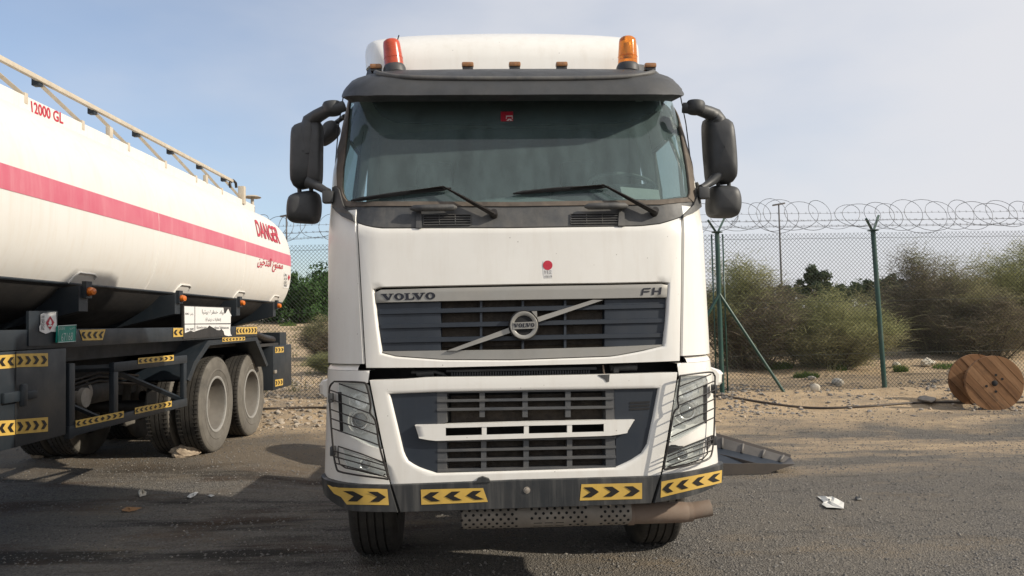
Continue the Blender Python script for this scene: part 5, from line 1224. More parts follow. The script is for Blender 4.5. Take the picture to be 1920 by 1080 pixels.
# rear equipment box, hose
y0r, y1r = kx(513, 690).y, kx(547, 690).y
rb_ = part('rear_cabinet', M_NAVY, tanker, lambda m: m.box(-.62, -.004, y0r, y1r, .60, 1.27, .008))
part('cabinet_post', M_NAVY, rb_, lambda m: m.box(-.55, -.05, kx(531, 690).y, kx(543, 690).y, 1.26, 1.47))
part('door_handle', M_MUFF, rb_, lambda m: m.obox(kx(516, 697, .01), (.03, .10, .05), None, .008))
kplate(rb_, [(516, 651), (532, 650), (532, 660.5), (516, 662)], 3, '>', .0); kplate(rb_, [(516, 712), (530.5, 710), (530.5, 722), (516, 725)], 3, '>', .0)
part('delivery_hose', M_WIRE, tanker, lambda m: m.tube([(-.25, kx(483, 625).y - .2, 1.50), (-.15, kx(490, 628).y, 1.49), (-.10, kx(505, 636).y, 1.40), (-.12, kx(525, 640).y, 1.36), (-.5, kx(525, 640).y + .2, 1.36)], .055, 10))
part('hose_tray', M_CHASSIS, tanker, lambda m: m.box(-.40, -.05, kx(486, 640).y, kx(528, 640).y, 1.27, 1.31))
# landing legs towards the front, out of the picture
for x in (-.55, -2.0): part('landing_leg', M_CHASSIS, tanker, lambda m: (m.box(x - .06, x + .06, -7.3, -7.18, .03, 1.0), m.box(x - .13, x + .13, -7.37, -7.11, -.14, .03)))
# ------------------------------------------------------------------ chain-link fence
M_FPOST = mat('dark_green_paint', (0.008, 0.062, 0.050), .4, var=.25, scale=6, dust=.08)
M_MESH = mat('weathered_green_wire', (0.045, 0.052, 0.045), .6, var=.3, scale=9)
M_BARB = mat('galvanised_wire', (0.16, 0.16, 0.165), .5, metal=.4, var=.3, scale=12)
FZ = 3.19                                          # top of the mesh
def base_of(px, py, Y): p = at_depth(px, py, Y); return p
FA, FB_ = Vector((-9.5, 14.35, 0)), Vector((3.68, 13.75, 0)); FC = Vector((13.5, 14.55, 0))
fence = empty('chain_link_fence', (FB_.x, FB_.y, G(FB_.x, FB_.y)))
tag(fence, 'green chain-link fence topped with barbed wire and a razor wire coil behind the trucks', 'fence')
FO_ = Vector((FB_.x, FB_.y, G(FB_.x, FB_.y)))
def fl(p): return Vector(p) - FO_
def fence_dir(i): return ((FB_ - FA), (FC - FB_))[i].normalized()
def mesh_panel(a, b, nm):
    L_ = (b - a).length; d = (b - a).normalized(); nrm = Vector((d.y, -d.x, 0)); m = MB(); pitch = .072; z0f = lambda u: G(a.x + d.x * u, a.y + d.y * u) - .02
    H = 2.85; r = .0034
    def P(u, z, o): q = a + d * u; return fl(Vector((q.x, q.y, z)) + nrm * o)
    k = -int(H / pitch) - 1
    while k * pitch < L_:
        for sgn in (1, -1):
            # wire running diagonally from (u0, z top) downwards
            u_t = k * pitch if sgn > 0 else k * pitch + H; u_b = u_t + sgn * H
            # clip to the panel
            t0, t1 = 0.0, 1.0
            ua, ub = u_t, u_b
            if ub != ua:
                for lim, side in ((0.0, 'lo'), (L_, 'hi')):
                    ta = (lim - ua) / (ub - ua)
                    if (side == 'lo') == (ub > ua): t0 = max(t0, ta)
                    else: t1 = min(t1, ta)
            if t1 - t0 > .01:
                zt = FZ; n_ = 4; pts = []
                for i in range(n_ + 1):
                    t = lerp(t0, t1, i / n_); pts.append((lerp(ua, ub, t), zt - H * t))
                pts = [(u, z) for u, z in pts if True]
                m.tube([P(u, max(z, z0f(u) - .05), sgn * .002) for u, z in pts], r, 3, cap=False)
        k += 1
    # knuckled top edge: short tips
    k = 0
    o = m.build(nm, M_MESH, fence); o['kind'] = 'stuff'; return o
mesh_panel(FA, FB_, 'wire_mesh'); mesh_panel(FB_, FC, 'wire_mesh')
def line_wire(z, r, mt, off=0.0, name='line_wire', sag=.0, barbs=False):
    for a, b in ((FA, FB_), (FB_, FC)):
        d = (b - a).normalized(); nrm = Vector((d.y, -d.x, 0)); n_ = 40
        def fn(m):
            pts = [fl(Vector((lerp(a.x, b.x, i / n_), lerp(a.y, b.y, i / n_), z - sag * abs(math.sin(i * .7)) + .006 * math.sin(i * 2.1))) + nrm * off) for i in range(n_ + 1)]
            m.tube(pts, r, 4)
        part(name, mt, fence, fn)
        if barbs:
            def fb(m):
                L_ = (b - a).length; u = .1
                while u < L_:
                    q = fl(a + d * u + nrm * off + Vector((0, 0, z)))
                    m.tube([q + Vector((-.012, .008, .020)), q + Vector((.012, -.008, -.020))], .0022, 3, cap=False); m.tube([q + Vector((.012, .006, .018)), q + Vector((-.012, -.006, -.018))], .0022, 3, cap=False); u += .13
            x = part('wire_barbs', mt, fence, fb, recalc=False); x['kind'] = 'stuff'
for z in (FZ - .10, 1.95, 1.0): line_wire(z, .003, M_MESH, .006)
for z, o in ((3.30, .08), (3.40, .16), (3.52, .26), (3.34, -.10), (3.45, -.2)): line_wire(z, .0026, M_BARB, o, 'barbed_wire', .012, True)
# posts 3 m apart with Y arms
def post(p, lean=(0, 0), braces=(), base=None):
    g = G(p.x, p.y); top = Vector((p.x + lean[0], p.y + lean[1], 3.22)); bot = Vector((p.x, p.y, g - .25))
    o = part('fence_post', M_FPOST, fence, lambda m: m.tube([fl(bot), fl(top)], .042, 14))
    part('post_cap', M_FPOST, o, lambda m: m.lathe([(0, .012), (.10, .012), (.10, 0), (.05, -.01)], fl(top), (0, 0, 1), 10))
    for s in (-1, 1): part('post_arm', M_FPOST, o, lambda m: m.tube([fl(top + Vector((0, 0, -.02))), fl(top + Vector((.20 * s, s * .18, .20 if s < 0 else .30)))], .026, 4, smooth=False))
    return o
dirR = fence_dir(1); dirL = fence_dir(0)
for k in range(-4, 1):
    post(FB_ + dirL * (3.0 * k))
p2 = at_depth(1659, 722, 14.0); post(Vector((p2.x, FB_.y + (p2.x - FB_.x) * dirR.y / dirR.x, 0)), lean=(-.10, 0))
for k in (2, 3): post(FB_ + dirR * (3.02 * k))
# braces at the straining post
for d, ln in ((dirR, 1.1), (-dirL, 1.15)):
    a = FB_ + Vector((0, -.02, 0)); b = a + d * ln + Vector((0, -.12, 0)); b.z = G(b.x, b.y) - .05
    part('post_brace', M_FPOST, fence, lambda m: m.tube([fl(Vector((a.x, a.y, 2.12))), fl(b)], .027, 10))
for u in (-.10, .10):
    q = FB_ + (dirR if u > 0 else dirL) * u
    part('tension_bar', M_FPOST, fence, lambda m: m.tube([fl(Vector((q.x, q.y - .006, G(q.x, q.y) - .05))), fl(Vector((q.x, q.y - .006, FZ)))], .014, 6))
# razor coil
def coil_(m):
    rr = random.Random(11); pts = []
    for a, b in ((FA, FB_), (FB_, FC)):
        L_ = (b - a).length; d = (b - a).normalized(); nrm = Vector((d.y, -d.x, 0)); turns = L_ / .32; n_ = int(turns * 26); ph = 0.0; j1 = rr.random() * 9
        for i in range(n_):
            u = L_ * i / n_; ang = turns * 2 * math.pi * i / n_ + .9 * math.sin(u * 1.9 + j1) + .6 * math.sin(u * 4.7)
            rad = .275 + .04 * math.sin(u * 2.3 + j1) + .03 * math.sin(u * 7.1)
            pts.append(fl(a + d * (u + (.27 + .07 * math.sin(u * 5.3)) * math.cos(ang) + .09 * math.sin(u * 3.1) + .05 * math.sin(u * 8.7)) + nrm * (math.cos(ang + .8) * rad * .8) + Vector((0, 0, 3.50 + .015 * math.sin(u * 1.3) + math.sin(ang) * rad))))
    m.tube(pts, .0046, 4)
    for i in range(0, len(pts) - 1, 3):          # blades clipped to the wire
        t = (pts[i + 1] - pts[i]); 
        if t.length < 1e-5: continue
        t.normalize(); s = t.orthogonal().normalized(); c = pts[i]
        m.face([m.vert(c - t * .02 + s * .012), m.vert(c - t * .008), m.vert(c - t * .02 - s * .012)]); m.face([m.vert(c + t * .02 + s * .012), m.vert(c + t * .008), m.vert(c + t * .02 - s * .012)])
part('razor_wire_coil', M_BARB, fence, coil_, recalc=False)

# ------------------------------------------------------------------ plants
def leafmat(name, c1, c2, c3, tl=.25):
    m = bpy.data.materials.new(name); m.use_nodes = True; t = m.node_tree; b = t.nodes['Principled BSDF']; L = t.links.new
    g = N(t, 'ShaderNodeNewGeometry'); r = N(t, 'ShaderNodeValToRGB'); e = r.color_ramp.elements
    e[0].color = (*c1, 1); e[1].color = (*c3, 1); x = e.new(.5); x.color = (*c2, 1)
    nz_ = N(t, 'ShaderNodeTexNoise', inp={'Scale': 1.3, 'Detail': 3.0}); L(g.outputs['Position'], nz_.inputs['Vector'])
    md = N(t, 'ShaderNodeMath', operation='MULTIPLY_ADD'); L(g.outputs['Random Per Island'], md.inputs[0]); md.inputs[1].default_value = .6; 
    m2 = N(t, 'ShaderNodeMapRange', inp={'From Min': .3, 'From Max': .7, 'To Min': -.1, 'To Max': .5}); L(nz_.outputs['Fac'], m2.inputs['Value']); L(m2.outputs[0], md.inputs[2])
    L(md.outputs[0], r.inputs[0]); L(r.outputs[0], b.inputs['Base Color']); b.inputs['Roughness'].default_value = .7; b.inputs['Specular IOR Level'].default_value = .2
    tr = N(t, 'ShaderNodeBsdfTranslucent'); L(r.outputs[0], tr.inputs[0]); mxs = N(t, 'ShaderNodeMixShader'); mxs.inputs[0].default_value = tl
    L(b.outputs[0], mxs.inputs[1]); L(tr.outputs[0], mxs.inputs[2]); L(mxs.outputs[0], t.nodes['Material Output'].inputs[0]); return m
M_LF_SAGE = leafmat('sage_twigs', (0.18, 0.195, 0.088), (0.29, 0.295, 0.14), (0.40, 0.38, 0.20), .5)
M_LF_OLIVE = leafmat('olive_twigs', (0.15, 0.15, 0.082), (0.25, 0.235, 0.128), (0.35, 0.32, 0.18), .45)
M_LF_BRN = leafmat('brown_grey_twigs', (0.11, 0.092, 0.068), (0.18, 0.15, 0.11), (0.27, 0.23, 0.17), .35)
M_LF_GRN = leafmat('green_leaves', (0.020, 0.050, 0.014), (0.040, 0.090, 0.024), (0.075, 0.135, 0.04))
M_LF_DK = leafmat('hazed_dark_leaves', (0.034, 0.052, 0.028), (0.060, 0.085, 0.045), (0.095, 0.12, 0.065))  # leaf tones lightened to stand in for slight distance haze
M_GRASS = leafmat('fresh_grass', (0.06, 0.11, 0.02), (0.10, 0.17, 0.035), (0.16, 0.22, 0.06))
M_WOOD = mat('shrub_wood', (0.09, 0.07, 0.052), .9, var=.3, scale=12)
def broom(name, label, base, W, H, D, nstem, ntwig, mts, seed, group, tl=(.12, .30), wid=.0046, up=.75, split=.55):
    """wispy desert shrub: stems fanning out of the ground, thin green twigs all along them"""
    rr = random.Random(seed); root = empty(name, base); tag(root, label, 'shrub', group)
    tops = []; wood = MB(); ma, mb_ = MB(), MB()
    for i in range(nstem):
        a = rr.uniform(0, 6.283); q = math.sqrt(rr.random()); e = Vector((math.cos(a) * q * W / 2, math.sin(a) * q * D / 2, 0))
        hh = H * (1 - .55 * q ** 2.2) * rr.uniform(.72, 1.05) * (.85 + .3 * mnoise.noise(Vector((e.x * 1.1, e.y * 1.1, seed))))
        r0 = Vector((e.x * .35, e.y * .35, 0)); tip = Vector((e.x, e.y, hh)); mid = r0.lerp(tip, .5) + Vector((rr.uniform(-.1, .1), rr.uniform(-.1, .1), .10 * hh))
        wood.tube([r0, mid, tip], [.018, .010, .003], 4, cap=False); tops.append((r0, mid, tip))
    ntwig = int(ntwig * 1.7)
    for i in range(ntwig):
        r0, mid, tip = tops[rr.randrange(nstem)]; t = rr.random() ** .62
        p = r0.lerp(mid, t * 2) if t < .5 else mid.lerp(tip, t * 2 - 1)
        sp = W * .05; p = p + Vector((rr.gauss(0, sp), rr.gauss(0, sp), rr.gauss(0, sp * .8))); p.z = max(p.z, .02)
        d = Vector((rr.gauss(0, .5) + p.x * .35 / W * 2, rr.gauss(0, .5) + p.y * .35 / W, up * rr.uniform(.4, 1.3))).normalized()
        l = rr.uniform(*tl); s = d.cross(Vector((rr.uniform(-1, 1), rr.uniform(-1, 1), rr.uniform(-1, 1)))).normalized() * wid * rr.uniform(.6, 1.5)
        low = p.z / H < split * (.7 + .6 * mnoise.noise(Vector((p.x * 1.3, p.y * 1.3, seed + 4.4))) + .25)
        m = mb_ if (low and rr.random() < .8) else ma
        bend = Vector((rr.gauss(0, .06), rr.gauss(0, .06), -.03)); k = len(m.v)
        m.v += [tuple(p - s), tuple(p + s), tuple(p + d * l * .55 + s * .8 + bend), tuple(p + d * l * .55 - s * .8 + bend), tuple(p + d * l + bend * 2.5)]
        m.face((k, k + 1, k + 2, k + 3)); m.face((k + 3, k + 2, k + 4))
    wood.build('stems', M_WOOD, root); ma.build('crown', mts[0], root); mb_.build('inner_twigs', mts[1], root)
    return root
def leafy(name, label, base, W, H, D, nclump, nleaf, ls, mt, seed, group=None, cat='tree', trunk=True, low=.0):
    """tree or bush with a leaf crown: clumps of small leaves through the volume, trunk and limbs"""
    rr = random.Random(seed); root = empty(name, base); tag(root, label, cat, group); m = MB(); wood = MB()
    cl = []
    for i in range(nclump):
        while True:
            x, y, z = rr.uniform(-1, 1), rr.uniform(-1, 1), rr.uniform(-1, 1)
            if x * x + y * y + z * z < 1: break
        cl.append((Vector((x * W / 2, y * D / 2, H * lerp(low, 1, (z + 1) / 2))), rr.uniform(.10, .22) * min(W, H * 1.4)))
    if trunk:
        wood.tube([(0, 0, -.2), (.05, 0, H * .25), (-.04, .03, H * .6)], [.03 * H, .022 * H, .010 * H], 8)
        for c, r_ in cl[:10]: wood.tube([(0, 0, H * rr.uniform(.15, .4)), tuple(c * .6 + Vector((0, 0, H * .1))), tuple(c)], [.012 * H, .007 * H, .003 * H], 5)
    for i in range(nleaf):
        c, r_ = cl[rr.randrange(nclump)]; v = Vector((rr.gauss(0, 1), rr.gauss(0, 1), rr.gauss(0, .8))); v = v.normalized() * r_ * rr.random() ** .4
        p = c + v; n = (v.normalized() + Vector((rr.gauss(0, .6), rr.gauss(0, .6), rr.gauss(0, .6)))).normalized(); e1 = n.orthogonal().normalized(); e2 = n.cross(e1)
        a = rr.random() * 6.28; f = e1 * math.cos(a) + e2 * math.sin(a); g = n.cross(f); s = ls * rr.uniform(.5, 1.4); k = len(m.v)
        m.v += [tuple(p - f * s), tuple(p + g * s * .45), tuple(p + f * s), tuple(p - g * s * .45)]; m.face((k, k + 1, k + 2, k + 3))
    if trunk: wood.build('trunk', M_WOOD, root)
    m.build('crown', mt, root); return root
def spot(px, Y):
    p = at_depth(px, 600, Y); return Vector((p.x, Y, G(p.x, Y)))
SG = 'wispy shrubs beyond the fence'
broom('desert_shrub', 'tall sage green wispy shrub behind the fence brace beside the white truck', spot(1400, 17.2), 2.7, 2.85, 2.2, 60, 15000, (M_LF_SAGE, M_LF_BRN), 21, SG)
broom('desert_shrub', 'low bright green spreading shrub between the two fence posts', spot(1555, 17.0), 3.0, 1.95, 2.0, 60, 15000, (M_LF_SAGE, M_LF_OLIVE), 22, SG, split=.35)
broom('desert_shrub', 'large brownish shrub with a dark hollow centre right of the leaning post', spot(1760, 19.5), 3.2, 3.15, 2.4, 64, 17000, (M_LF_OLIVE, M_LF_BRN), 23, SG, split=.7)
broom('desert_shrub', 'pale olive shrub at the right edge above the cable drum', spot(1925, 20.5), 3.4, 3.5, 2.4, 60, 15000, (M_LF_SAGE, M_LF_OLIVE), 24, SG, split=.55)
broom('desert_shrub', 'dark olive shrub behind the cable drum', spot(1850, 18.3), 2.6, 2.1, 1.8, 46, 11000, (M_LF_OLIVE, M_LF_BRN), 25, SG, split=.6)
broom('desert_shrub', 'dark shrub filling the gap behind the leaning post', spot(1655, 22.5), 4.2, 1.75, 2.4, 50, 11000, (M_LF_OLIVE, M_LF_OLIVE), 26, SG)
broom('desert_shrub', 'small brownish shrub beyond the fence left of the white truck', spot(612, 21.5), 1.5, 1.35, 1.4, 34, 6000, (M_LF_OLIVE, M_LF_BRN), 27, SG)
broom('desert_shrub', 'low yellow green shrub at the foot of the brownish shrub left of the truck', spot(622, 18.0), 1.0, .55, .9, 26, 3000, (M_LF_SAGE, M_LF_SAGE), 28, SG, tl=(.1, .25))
TG = 'trees in the far line'
rt = random.Random(8)
far = [(500, 46, 4.2, 3.0, 'dense green tree in the far line just behind the tanker tail'), (560, 44, 4.6, 2.6, 'dense green tree in the far line between tanker and truck'), (612, 47, 4.4, 3.0, 'dense green tree in the far line beside the truck door')]
for i, (px, Y, w, h, lb) in enumerate(far): leafy('broadleaf_tree', lb, spot(px, Y), w, h, 3.5, 44, 8000, .12, M_LF_GRN, 40 + i, TG, low=.02)
leafy('broadleaf_tree', 'dark leafy tree rising above the shrubs near the lamp post', spot(1525, 40), 1.7, 2.4, 1.6, 26, 4500, .085, M_LF_DK, 51, TG, low=.3)
for i, (px, Y, w, h, lb) in enumerate(((1395, 46, 5, 1.5, 'dark tree in the far line behind the tall sage shrub'), (1470, 50, 6, 1.3, 'dark tree in the far line left of the leafy tree'), (1585, 47, 6, 1.5, 'dark tree in the far line behind the low green shrub'), (1675, 46, 6, 1.7, 'dark tree in the far line behind the leaning post'), (1790, 50, 7, 1.9, 'dark tree in the far line behind the brownish shrub'), (1900, 48, 7, 2.0, 'dark tree in the far line at the right edge'))):
    leafy('broadleaf_tree', lb, spot(px, Y), w, h, 3.5, 40, 6500, .11, M_LF_DK, 60 + i, TG, low=.0)
def tuft(px, py, w, h, n, seed, label):
    p = ground_at(px, py); rr = random.Random(seed); m = MB()
    for i in range(n):
        a = rr.random() * 6.28; q = math.sqrt(rr.random()) * w / 2; b = Vector((math.cos(a) * q, math.sin(a) * q * .7, 0)); b.z = G(p.x + b.x, p.y + b.y) - p.z
        d = Vector((rr.gauss(0, .35), rr.gauss(0, .35), 1)).normalized(); l = h * rr.uniform(.4, 1.1) * (1 - .5 * q / w); s = Vector((-d.y - .01, d.x + .3, 0)).normalized() * .006; k = len(m.v)
        m.v += [tuple(b - s), tuple(b + s), tuple(b + d * l + Vector((rr.gauss(0, .03), rr.gauss(0, .03), 0)))]; m.face((k, k + 1, k + 2))
    o = m.build('grass_tuft', M_GRASS); o.location = p; tag(o, label, 'grass tuft', 'grass tufts by the fence'); return o
for i, (x, y, w, h, n, lb) in enumerate(((1690, 697, .28, .22, 500, 'bright round grass tuft just right of the leaning fence post'), (1512, 708, .5, .18, 800, 'grass tuft at the foot of the fence below the low green shrub'),
        (1372, 686, .5, .2, 800, 'green grass patch behind the straining post'), (1460, 690, .6, .22, 900, 'green grass patch behind the fence brace foot'), (1575, 693, .3, .16, 400, 'small grass tuft below the low green shrub'),
        (1790, 690, .9, .14, 900, 'long grass patch behind the fence left of the cable drum'), (540, 612, .9, .3, 700, 'olive grass clump on the far sand left of the truck'))): tuft(x, y, w, h, n, 70 + i, lb)
def ltuft():
    m = MB(); rr = random.Random(5)
    for i in range(260):
        x = rr.uniform(-14, -3) if rr.random() < .6 else rr.uniform(3, 16); Y = rr.uniform(15, 42); g = G(x, Y)
        for k in range(14):
            b = Vector((x + rr.gauss(0, .12), Y + rr.gauss(0, .12), g)); d = Vector((rr.gauss(0, .4), rr.gauss(0, .4), 1)).normalized() * rr.uniform(.06, .2); s = Vector((.012, 0, 0)); j = len(m.v)
            m.v += [tuple(b - s), tuple(b + s), tuple(b + d)]; m.face((j, j + 1, j + 2))
    tag(m.build('sparse_ground_cover', M_LF_OLIVE), 'sparse dry ground cover on the sand beyond the fence', 'ground cover', kind='stuff')
ltuft()
# lamp posts far behind
for px, py, lb in ((1460, 383, 'thin lamp post rising above the shrubs right of the truck'), (537, 404, 'thin lamp post beside the tail of the tanker')):
    Y = 62.0; top = at_depth(px, py, Y); b = Vector((top.x, Y, G(top.x, Y))); h = top.z - b.z
    lp = empty('lamp_post', b); tag(lp, lb, 'lamp post', 'far lamp posts')
    part('pole', M_BARB, lp, lambda m: m.tube([(0, 0, -.3), (0, 0, h)], [.10, .06], 8))
    part('lamp_head', M_BARB, lp, lambda m: m.obox((.0, 0, h), (1.0, .3, .12), Matrix.Rotation(-.15, 3, 'Y'), .04))
# ------------------------------------------------------------------ cable drum of planks
def woodmat(name, c1, c2, dark, along, across):
    """planed board: grain and weather streaks drawn out along the plank"""
    m = bpy.data.materials.new(name); m.use_nodes = True; t = m.node_tree; b = t.nodes['Principled BSDF']; L = t.links.new
    g = N(t, 'ShaderNodeNewGeometry'); cmb = N(t, 'ShaderNodeCombineXYZ')
    for i, (v, k) in enumerate(((along, 2.2), (across, 26.0))):
        d = N(t, 'ShaderNodeVectorMath', operation='DOT_PRODUCT'); d.inputs[1].default_value = tuple(Vector(v) * k); L(g.outputs['Position'], d.inputs[0]); L(d.outputs['Value'], cmb.inputs[i])
    n1 = N(t, 'ShaderNodeTexNoise', inp={'Scale': 1.0, 'Detail': 7.0, 'Roughness': .65}); L(cmb.outputs[0], n1.inputs['Vector'])
    n2 = N(t, 'ShaderNodeTexNoise', inp={'Scale': .33, 'Detail': 6.0, 'Roughness': .7}); L(cmb.outputs[0], n2.inputs['Vector'])
    n3 = N(t, 'ShaderNodeTexNoise', inp={'Scale': 7.0, 'Detail': 5.0, 'Roughness': .7}); L(g.outputs['Position'], n3.inputs['Vector'])
    m1 = N(t, 'ShaderNodeMix', data_type='RGBA'); m1.inputs['A'].default_value = (*c1, 1); m1.inputs['B'].default_value = (*c2, 1)
    r1 = N(t, 'ShaderNodeMapRange', inp={'From Min': .35, 'From Max': .65}); L(n1.outputs['Fac'], r1.inputs['Value']); L(r1.outputs[0], m1.inputs['Factor'])
    mu_ = N(t, 'ShaderNodeMath', operation='MULTIPLY'); r2 = N(t, 'ShaderNodeMapRange', inp={'From Min': .48, 'From Max': .68}); L(n2.outputs['Fac'], r2.inputs['Value'])
    r3 = N(t, 'ShaderNodeMapRange', inp={'From Min': .38, 'From Max': .62, 'To Max': .85}); L(n3.outputs['Fac'], r3.inputs['Value']); L(r2.outputs[0], mu_.inputs[0]); L(r3.outputs[0], mu_.inputs[1])
    m2 = N(t, 'ShaderNodeMix', data_type='RGBA'); L(m1.outputs['Result'], m2.inputs['A']); m2.inputs['B'].default_value = (*dark, 1); L(mu_.outputs[0], m2.inputs['Factor'])
    L(m2.outputs['Result'], b.inputs['Base Color']); b.inputs['Roughness'].default_value = .85; b.inputs['Specular IOR Level'].default_value = .25
    bp = N(t, 'ShaderNodeBump', inp={'Strength': .4, 'Distance': .006}); L(n1.outputs['Fac'], bp.inputs['Height']); L(bp.outputs[0], b.inputs['Normal']); return m
DR, DT, DLEN = .43, .045, .62
dp = ground_at(1869, 769); dY = dp.y + .02
fc = Vector((dp.x, dY, G(dp.x, dY) + DR - .012))
vd = Vector((fc.x, fc.y, 0)).normalized(); d_ang = math.atan2(vd.y, vd.x) + R(24)     # axis, pointing away from the camera, swung to the left
ax = Vector((math.cos(d_ang), math.sin(d_ang), 0)); sdv = Vector((0, 0, 1)).cross(ax)
drum = empty('cable_drum', Vector((fc.x, fc.y, G(dp.x, dY)))); tag(drum, 'wooden cable drum standing on the sand at the right edge', 'cable drum')
PA = R(-40); _al = sdv * -math.sin(PA) + Vector((0, 0, math.cos(PA))); _ac = sdv * math.cos(PA) + Vector((0, 0, math.sin(PA)))
M_PLY = woodmat('weathered_orange_wood', (0.30, 0.165, 0.082), (0.22, 0.115, 0.056), (0.085, 0.05, 0.032), _al, _ac)
M_PLY2 = woodmat('weathered_brown_wood', (0.25, 0.135, 0.066), (0.18, 0.092, 0.045), (0.07, 0.042, 0.028), _al, _ac)
M_PLY3 = woodmat('pale_worn_wood', (0.34, 0.20, 0.105), (0.25, 0.13, 0.064), (0.10, 0.06, 0.038), _al, _ac)
def dl(a, u, v): return ax * a + sdv * u + Vector((0, 0, v + DR - .012))
def flange(a0, sgn, ang, nm):
    ca, sa = math.cos(ang), math.sin(ang); n_ = 7; wd = 2 * DR / n_
    fl_ = part(nm, M_PLY2, drum, lambda m: m.lathe([(.04, 0), (DR - .01, 0), (DR - .01, .018), (.04, .018)], dl(a0 + DT + .001, 0, 0), ax, 48))
    for k in range(n_):
        p0, p1 = -DR + k * wd + .0025, -DR + (k + 1) * wd - .0025; pts = []
        for i in range(9): v = lerp(p0, p1, i / 8); pts.append((v, math.sqrt(max(0, DR * DR - v * v))))
        poly = pts + [(v, -w_) for v, w_ in reversed(pts)]
        dj = .003 * math.sin(k * 2.3)
        part('plank', (M_PLY, M_PLY2, M_PLY3)[(k * 2 + (1 if sgn > 0 else 0)) % 3], fl_, lambda m: m.prism([dl(a0 + dj, v * ca - w_ * sa, v * sa + w_ * ca) for v, w_ in poly], ax * DT))
    return fl_
f1 = flange(0.0, -1, PA, 'front_flange'); f2 = flange(DLEN, 1, PA, 'back_flange')
part('hub_hole', M_BLACK, f1, lambda m: m.lathe([(0, -.006), (.042, -.006), (.045, -.003), (.045, .03)], dl(0, 0, 0), ax, 20))
for a in (R(100), R(150), R(-20), R(-95)):
    part('bolt_hole', M_BLACK, f1, lambda m: m.lathe([(0, -.0055), (.020, -.0055), (.021, .02)], dl(0, math.cos(a) * .13, math.sin(a) * .13), ax, 10))
core = part('core', M_PLY2, drum, lambda m: m.lathe([(.20, DT), (.20, DLEN)], dl(0, 0, 0), ax, 24))
for k in range(18):
    a = k * 2 * math.pi / 18
    part('stave', (M_PLY, M_PLY2)[k % 2], core, lambda m: m.prism([dl(DT + .001, math.cos(a + q) * r_, math.sin(a + q) * r_) for q, r_ in ((-.155, .202), (.155, .202), (.155, .228), (-.155, .228))], ax * (DLEN - DT - .002)))
# ------------------------------------------------------------------ black cable along the sand
def gpath(P, r, lift=.0):
    pts = []
    for x, y in arc(P, 6): p = ground_at(x, y); pts.append(p + Vector((0, 0, r * .7 + lift)))
    return pts
M_CABLE = mat('black_cable_rubber', (0.02, 0.018, 0.017), .6, var=.3, scale=12, dust=.35, dustcol=(0.16, 0.11, 0.07))
cpts = gpath([(470, 769), (540, 767), (620, 766), (800, 770), (1000, 760), (1200, 748), (1340, 744), (1380, 748), (1430, 756), (1490, 764), (1545, 767), (1620, 764), (1700, 758), (1760, 756), (1830, 757), (1930, 756), (2000, 756)], .022)
mc = MB(); mc.tube([p - cpts[0] for p in cpts], .020, 8); cb_ = mc.build('ground_cable', M_CABLE); cb_.location = cpts[0]; tag(cb_, 'black cable lying along the foot of the sandy bank', 'cable')
# ------------------------------------------------------------------ torn-off plastic mudguard lying beside the truck
M_FEND = mat('brown_dusty_plastic', (0.034, 0.027, 0.022), .6, var=.25, scale=6, dust=.10, dustcol=(0.22, 0.17, 0.12))
M_FENDIN = mat('grey_dusty_plastic', (0.085, 0.082, 0.078), .6, var=.25, scale=6, dust=.35, dustcol=(0.26, 0.23, 0.2))
n0 = ground_at(1352, 893); n1 = ground_at(1437, 890); hA = .145
fd = empty('plastic_mudguard', Vector((n0.x, n0.y, G(n0.x, n0.y)))); tag(fd, 'broken dark plastic mudguard lying on the ground beside the truck', 'mudguard')
FDO = Vector((n0.x, n0.y, G(n0.x, n0.y)))
tipT = at_depth(1483, 871, n1.y + .15); tipT.z = max(tipT.z, .1)
nb0 = Vector((n0.x - .55, n0.y, 0.01)); nb1 = Vector((n1.x, n1.y, 0.01)); nt0 = Vector((n0.x - .55, n0.y + .02, hA + .01)); nt1 = Vector((tipT.x, n1.y + .02, tipT.z))
fdv = lambda p: Vector(p) - FDO
bk0 = at_depth(1300, 800, n0.y + .95); bk1 = at_depth(1483, 853, n1.y + .40)
def thick_sheet(m, A, B, n_=14, t=.008, wob=.0):
    a = resample([tuple(p) for p in A], n_); b = resample([tuple(p) for p in B], n_)
    r1 = [Vector(p) + Vector((0, 0, wob * mnoise.noise(Vector(p) * 6))) for p in a]; r2 = [Vector(p) for p in b]
    m.grid([r1, [(p + q) / 2 for p, q in zip(r1, r2)], r2], True); o = Vector((0, t, t * .3)); m.grid([[p + o for p in r1], [(p + q) / 2 + o for p, q in zip(r1, r2)], [p + o for p in r2]], True); m.grid([r1, [p + o for p in r1]], False)
part('front_wall', M_FEND, fd, lambda m: thick_sheet(m, [fdv(nt0), fdv(nt0.lerp(nt1, .5)), fdv(nt0.lerp(nt1, .78)) + Vector((0, 0, .004)), fdv(nt1)], [fdv(nb0), fdv(nb0.lerp(nb1, .6)), fdv(nb1)], 16, .008, .012))
fi0, fi1 = bk0 + Vector((0, -.12, -.17)), bk1 + Vector((-.10, -.10, -.07))
part('back_lip', M_FEND, fd, lambda m: thick_sheet(m, [fdv(bk0), fdv(bk1)], [fdv(bk0 + Vector((0, -.05, -.03))), fdv(bk1 + Vector((-.02, -.04, -.02)))], 12))
part('back_wall', M_FENDIN, fd, lambda m: thick_sheet(m, [fdv(bk0 + Vector((0, -.05, -.03))), fdv(bk1 + Vector((-.02, -.04, -.02)))], [fdv(fi0), fdv(fi1)], 12))
part('trough_floor', M_INSERT, fd, lambda m: m.grid([[fdv(fi0.lerp(fi1, i / 8)) for i in range(9)], [fdv((nb0 + Vector((0, .06, .02))).lerp(nb1 + Vector((.06, .10, .02)), i / 8)) for i in range(9)]], True))
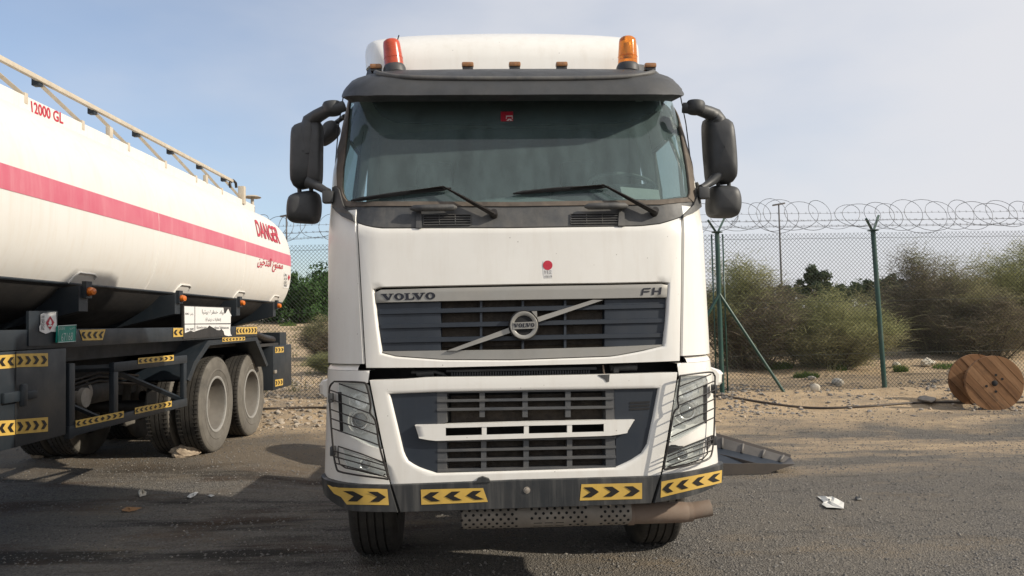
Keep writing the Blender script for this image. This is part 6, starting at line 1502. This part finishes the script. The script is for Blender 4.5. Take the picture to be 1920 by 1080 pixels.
part('end_wall', M_FENDIN, fd, lambda m: thick_sheet(m, [fdv(bk1 + Vector((-.02, -.04, -.02))), fdv(nt1)], [fdv(fi1), fdv(nb1 + Vector((.06, .10, .02)))], 5))
for t in (.30, .52, .74, .93):
    part('stiffening_rib', M_FENDIN, fd, lambda m: m.tube([fdv((bk0 + Vector((0, -.06, -.03))).lerp(bk1 + Vector((-.02, -.05, -.02)), t)), fdv(fi0.lerp(fi1, t)) + Vector((0, -.012, 0))], .014, 6))
part('inner_rib', M_FEND, fd, lambda m: thick_sheet(m, [fdv(nb0 + Vector((.3, .75, .16))), fdv(nb0 + Vector((.72, .5, .13))), fdv(nb0 + Vector((1.0, .2, .08)))], [fdv(nb0 + Vector((.3, .7, .03))), fdv(nb0 + Vector((.72, .45, .03))), fdv(nb0 + Vector((1.0, .18, .03)))], 10))
# ------------------------------------------------------------------ stones, litter
def rock(px, py, r, sq, mt, seed, label, sink=.25, sub=2, name='rock', rough=.35):
    p = ground_at(px, py); m = MB(); stone_bm(m, (0, 0, r * sq[2] * (1 - sink)), r, seed, sq, sub, rough); o = m.build(name, mt); o.location = p; tag(o, label, 'rock'); return o
rock(350, 855, .19, (1, .55, .42), M_ROCK, 3, 'sandstone block wedged against the rear tanker wheel', sub=3)
rock(72, 858, .10, (1, .8, .75), M_ROCK, 4, 'small sandstone lump under the tanker cabinet')
rock(1529, 734, .085, (1, .5, .95), M_ROCKP, 5, 'pale round stone standing at the fence foot', rough=.1, sub=3)
rock(1571, 722, .16, (1, .6, .55), M_ROCKP, 6, 'pale domed stone half buried under the fence', rough=.12, sub=3, sink=.5)
rock(1738, 686, .17, (1, .7, .55), M_ROCKP, 7, 'pale boulder behind the fence left of the cable drum', sub=3)
rock(1681, 688, .13, (1.3, .7, .5), M_ROCKP, 8, 'pale flat stone beyond the grass tuft by the leaning post')
rock(1522, 712, .07, (1.2, .7, .6), M_ROCKP, 9, 'small white stone at the fence foot above the round stone')
rock(1738, 752, .22, (1.3, .6, .22), M_PEB_L, 10, 'flat grey slab on the sand left of the cable drum')
def litter(name, P, label, mt, lift=.012, seed=1, cat='litter'):
    L_ = [ground_at(x, y) for x, y in P]; c = sum(L_, Vector()) / len(L_); rr = random.Random(seed); m = MB(); n = len(L_)
    rings = [[p - c + Vector((0, 0, .006 + rr.random() * lift)) for p in L_]]
    for k in (.66, .33, .02): rings.append([(p - c) * k + Vector((rr.gauss(0, .006), rr.gauss(0, .006), .006 + rr.random() * lift * 2.2)) for p in L_])
    m.grid(rings, False, True); o = m.build(name, mt); o.location = c; tag(o, label, cat); return o
litter('paper_scrap', [(1532, 932), (1545, 934), (1560, 933), (1572, 938), (1583, 944), (1582, 956), (1565, 956), (1550, 955), (1541, 949), (1545, 944), (1538, 938)], 'crumpled white paper on the tarmac right of the truck', M_PAPER, .014, 4)
litter('paper_scrap', [(350, 934), (356, 929), (367, 925), (372, 926), (366, 932), (357, 937)], 'white paper strip on the dark tarmac left of the truck', M_PAPER, .012, 5)
litter('paper_scrap', [(259, 929), (266, 925), (275, 926), (274, 931), (262, 933)], 'grey crumpled wrapper on the dark tarmac left of the truck', M_ROCKP, .03, 6)
litter('paper_scrap', [(389, 931), (396, 929), (403, 931), (396, 933)], 'small pale scrap right of the white paper strip', M_PAPER, .01, 7)
M_CARD = mat('brown_card', (0.33, 0.18, 0.08), .9, var=.3, scale=20)
litter('card_scrap', [(228, 957), (238, 953), (252, 952), (266, 954), (256, 958), (243, 961), (229, 961)], 'flattened brown card on the dark tarmac', M_CARD, .008, 8)
litter('plastic_scrap', [(1602, 936), (1609, 935), (1616, 938), (1608, 940)], 'small black plastic scrap right of the white paper', M_TRIM, .012, 9)
for i, (x, y, r, lb) in enumerate(((1412, 755, .045, ''), (1497, 836, .03, ''), (1750, 845, .028, ''), (1652, 842, .026, ''))): pass
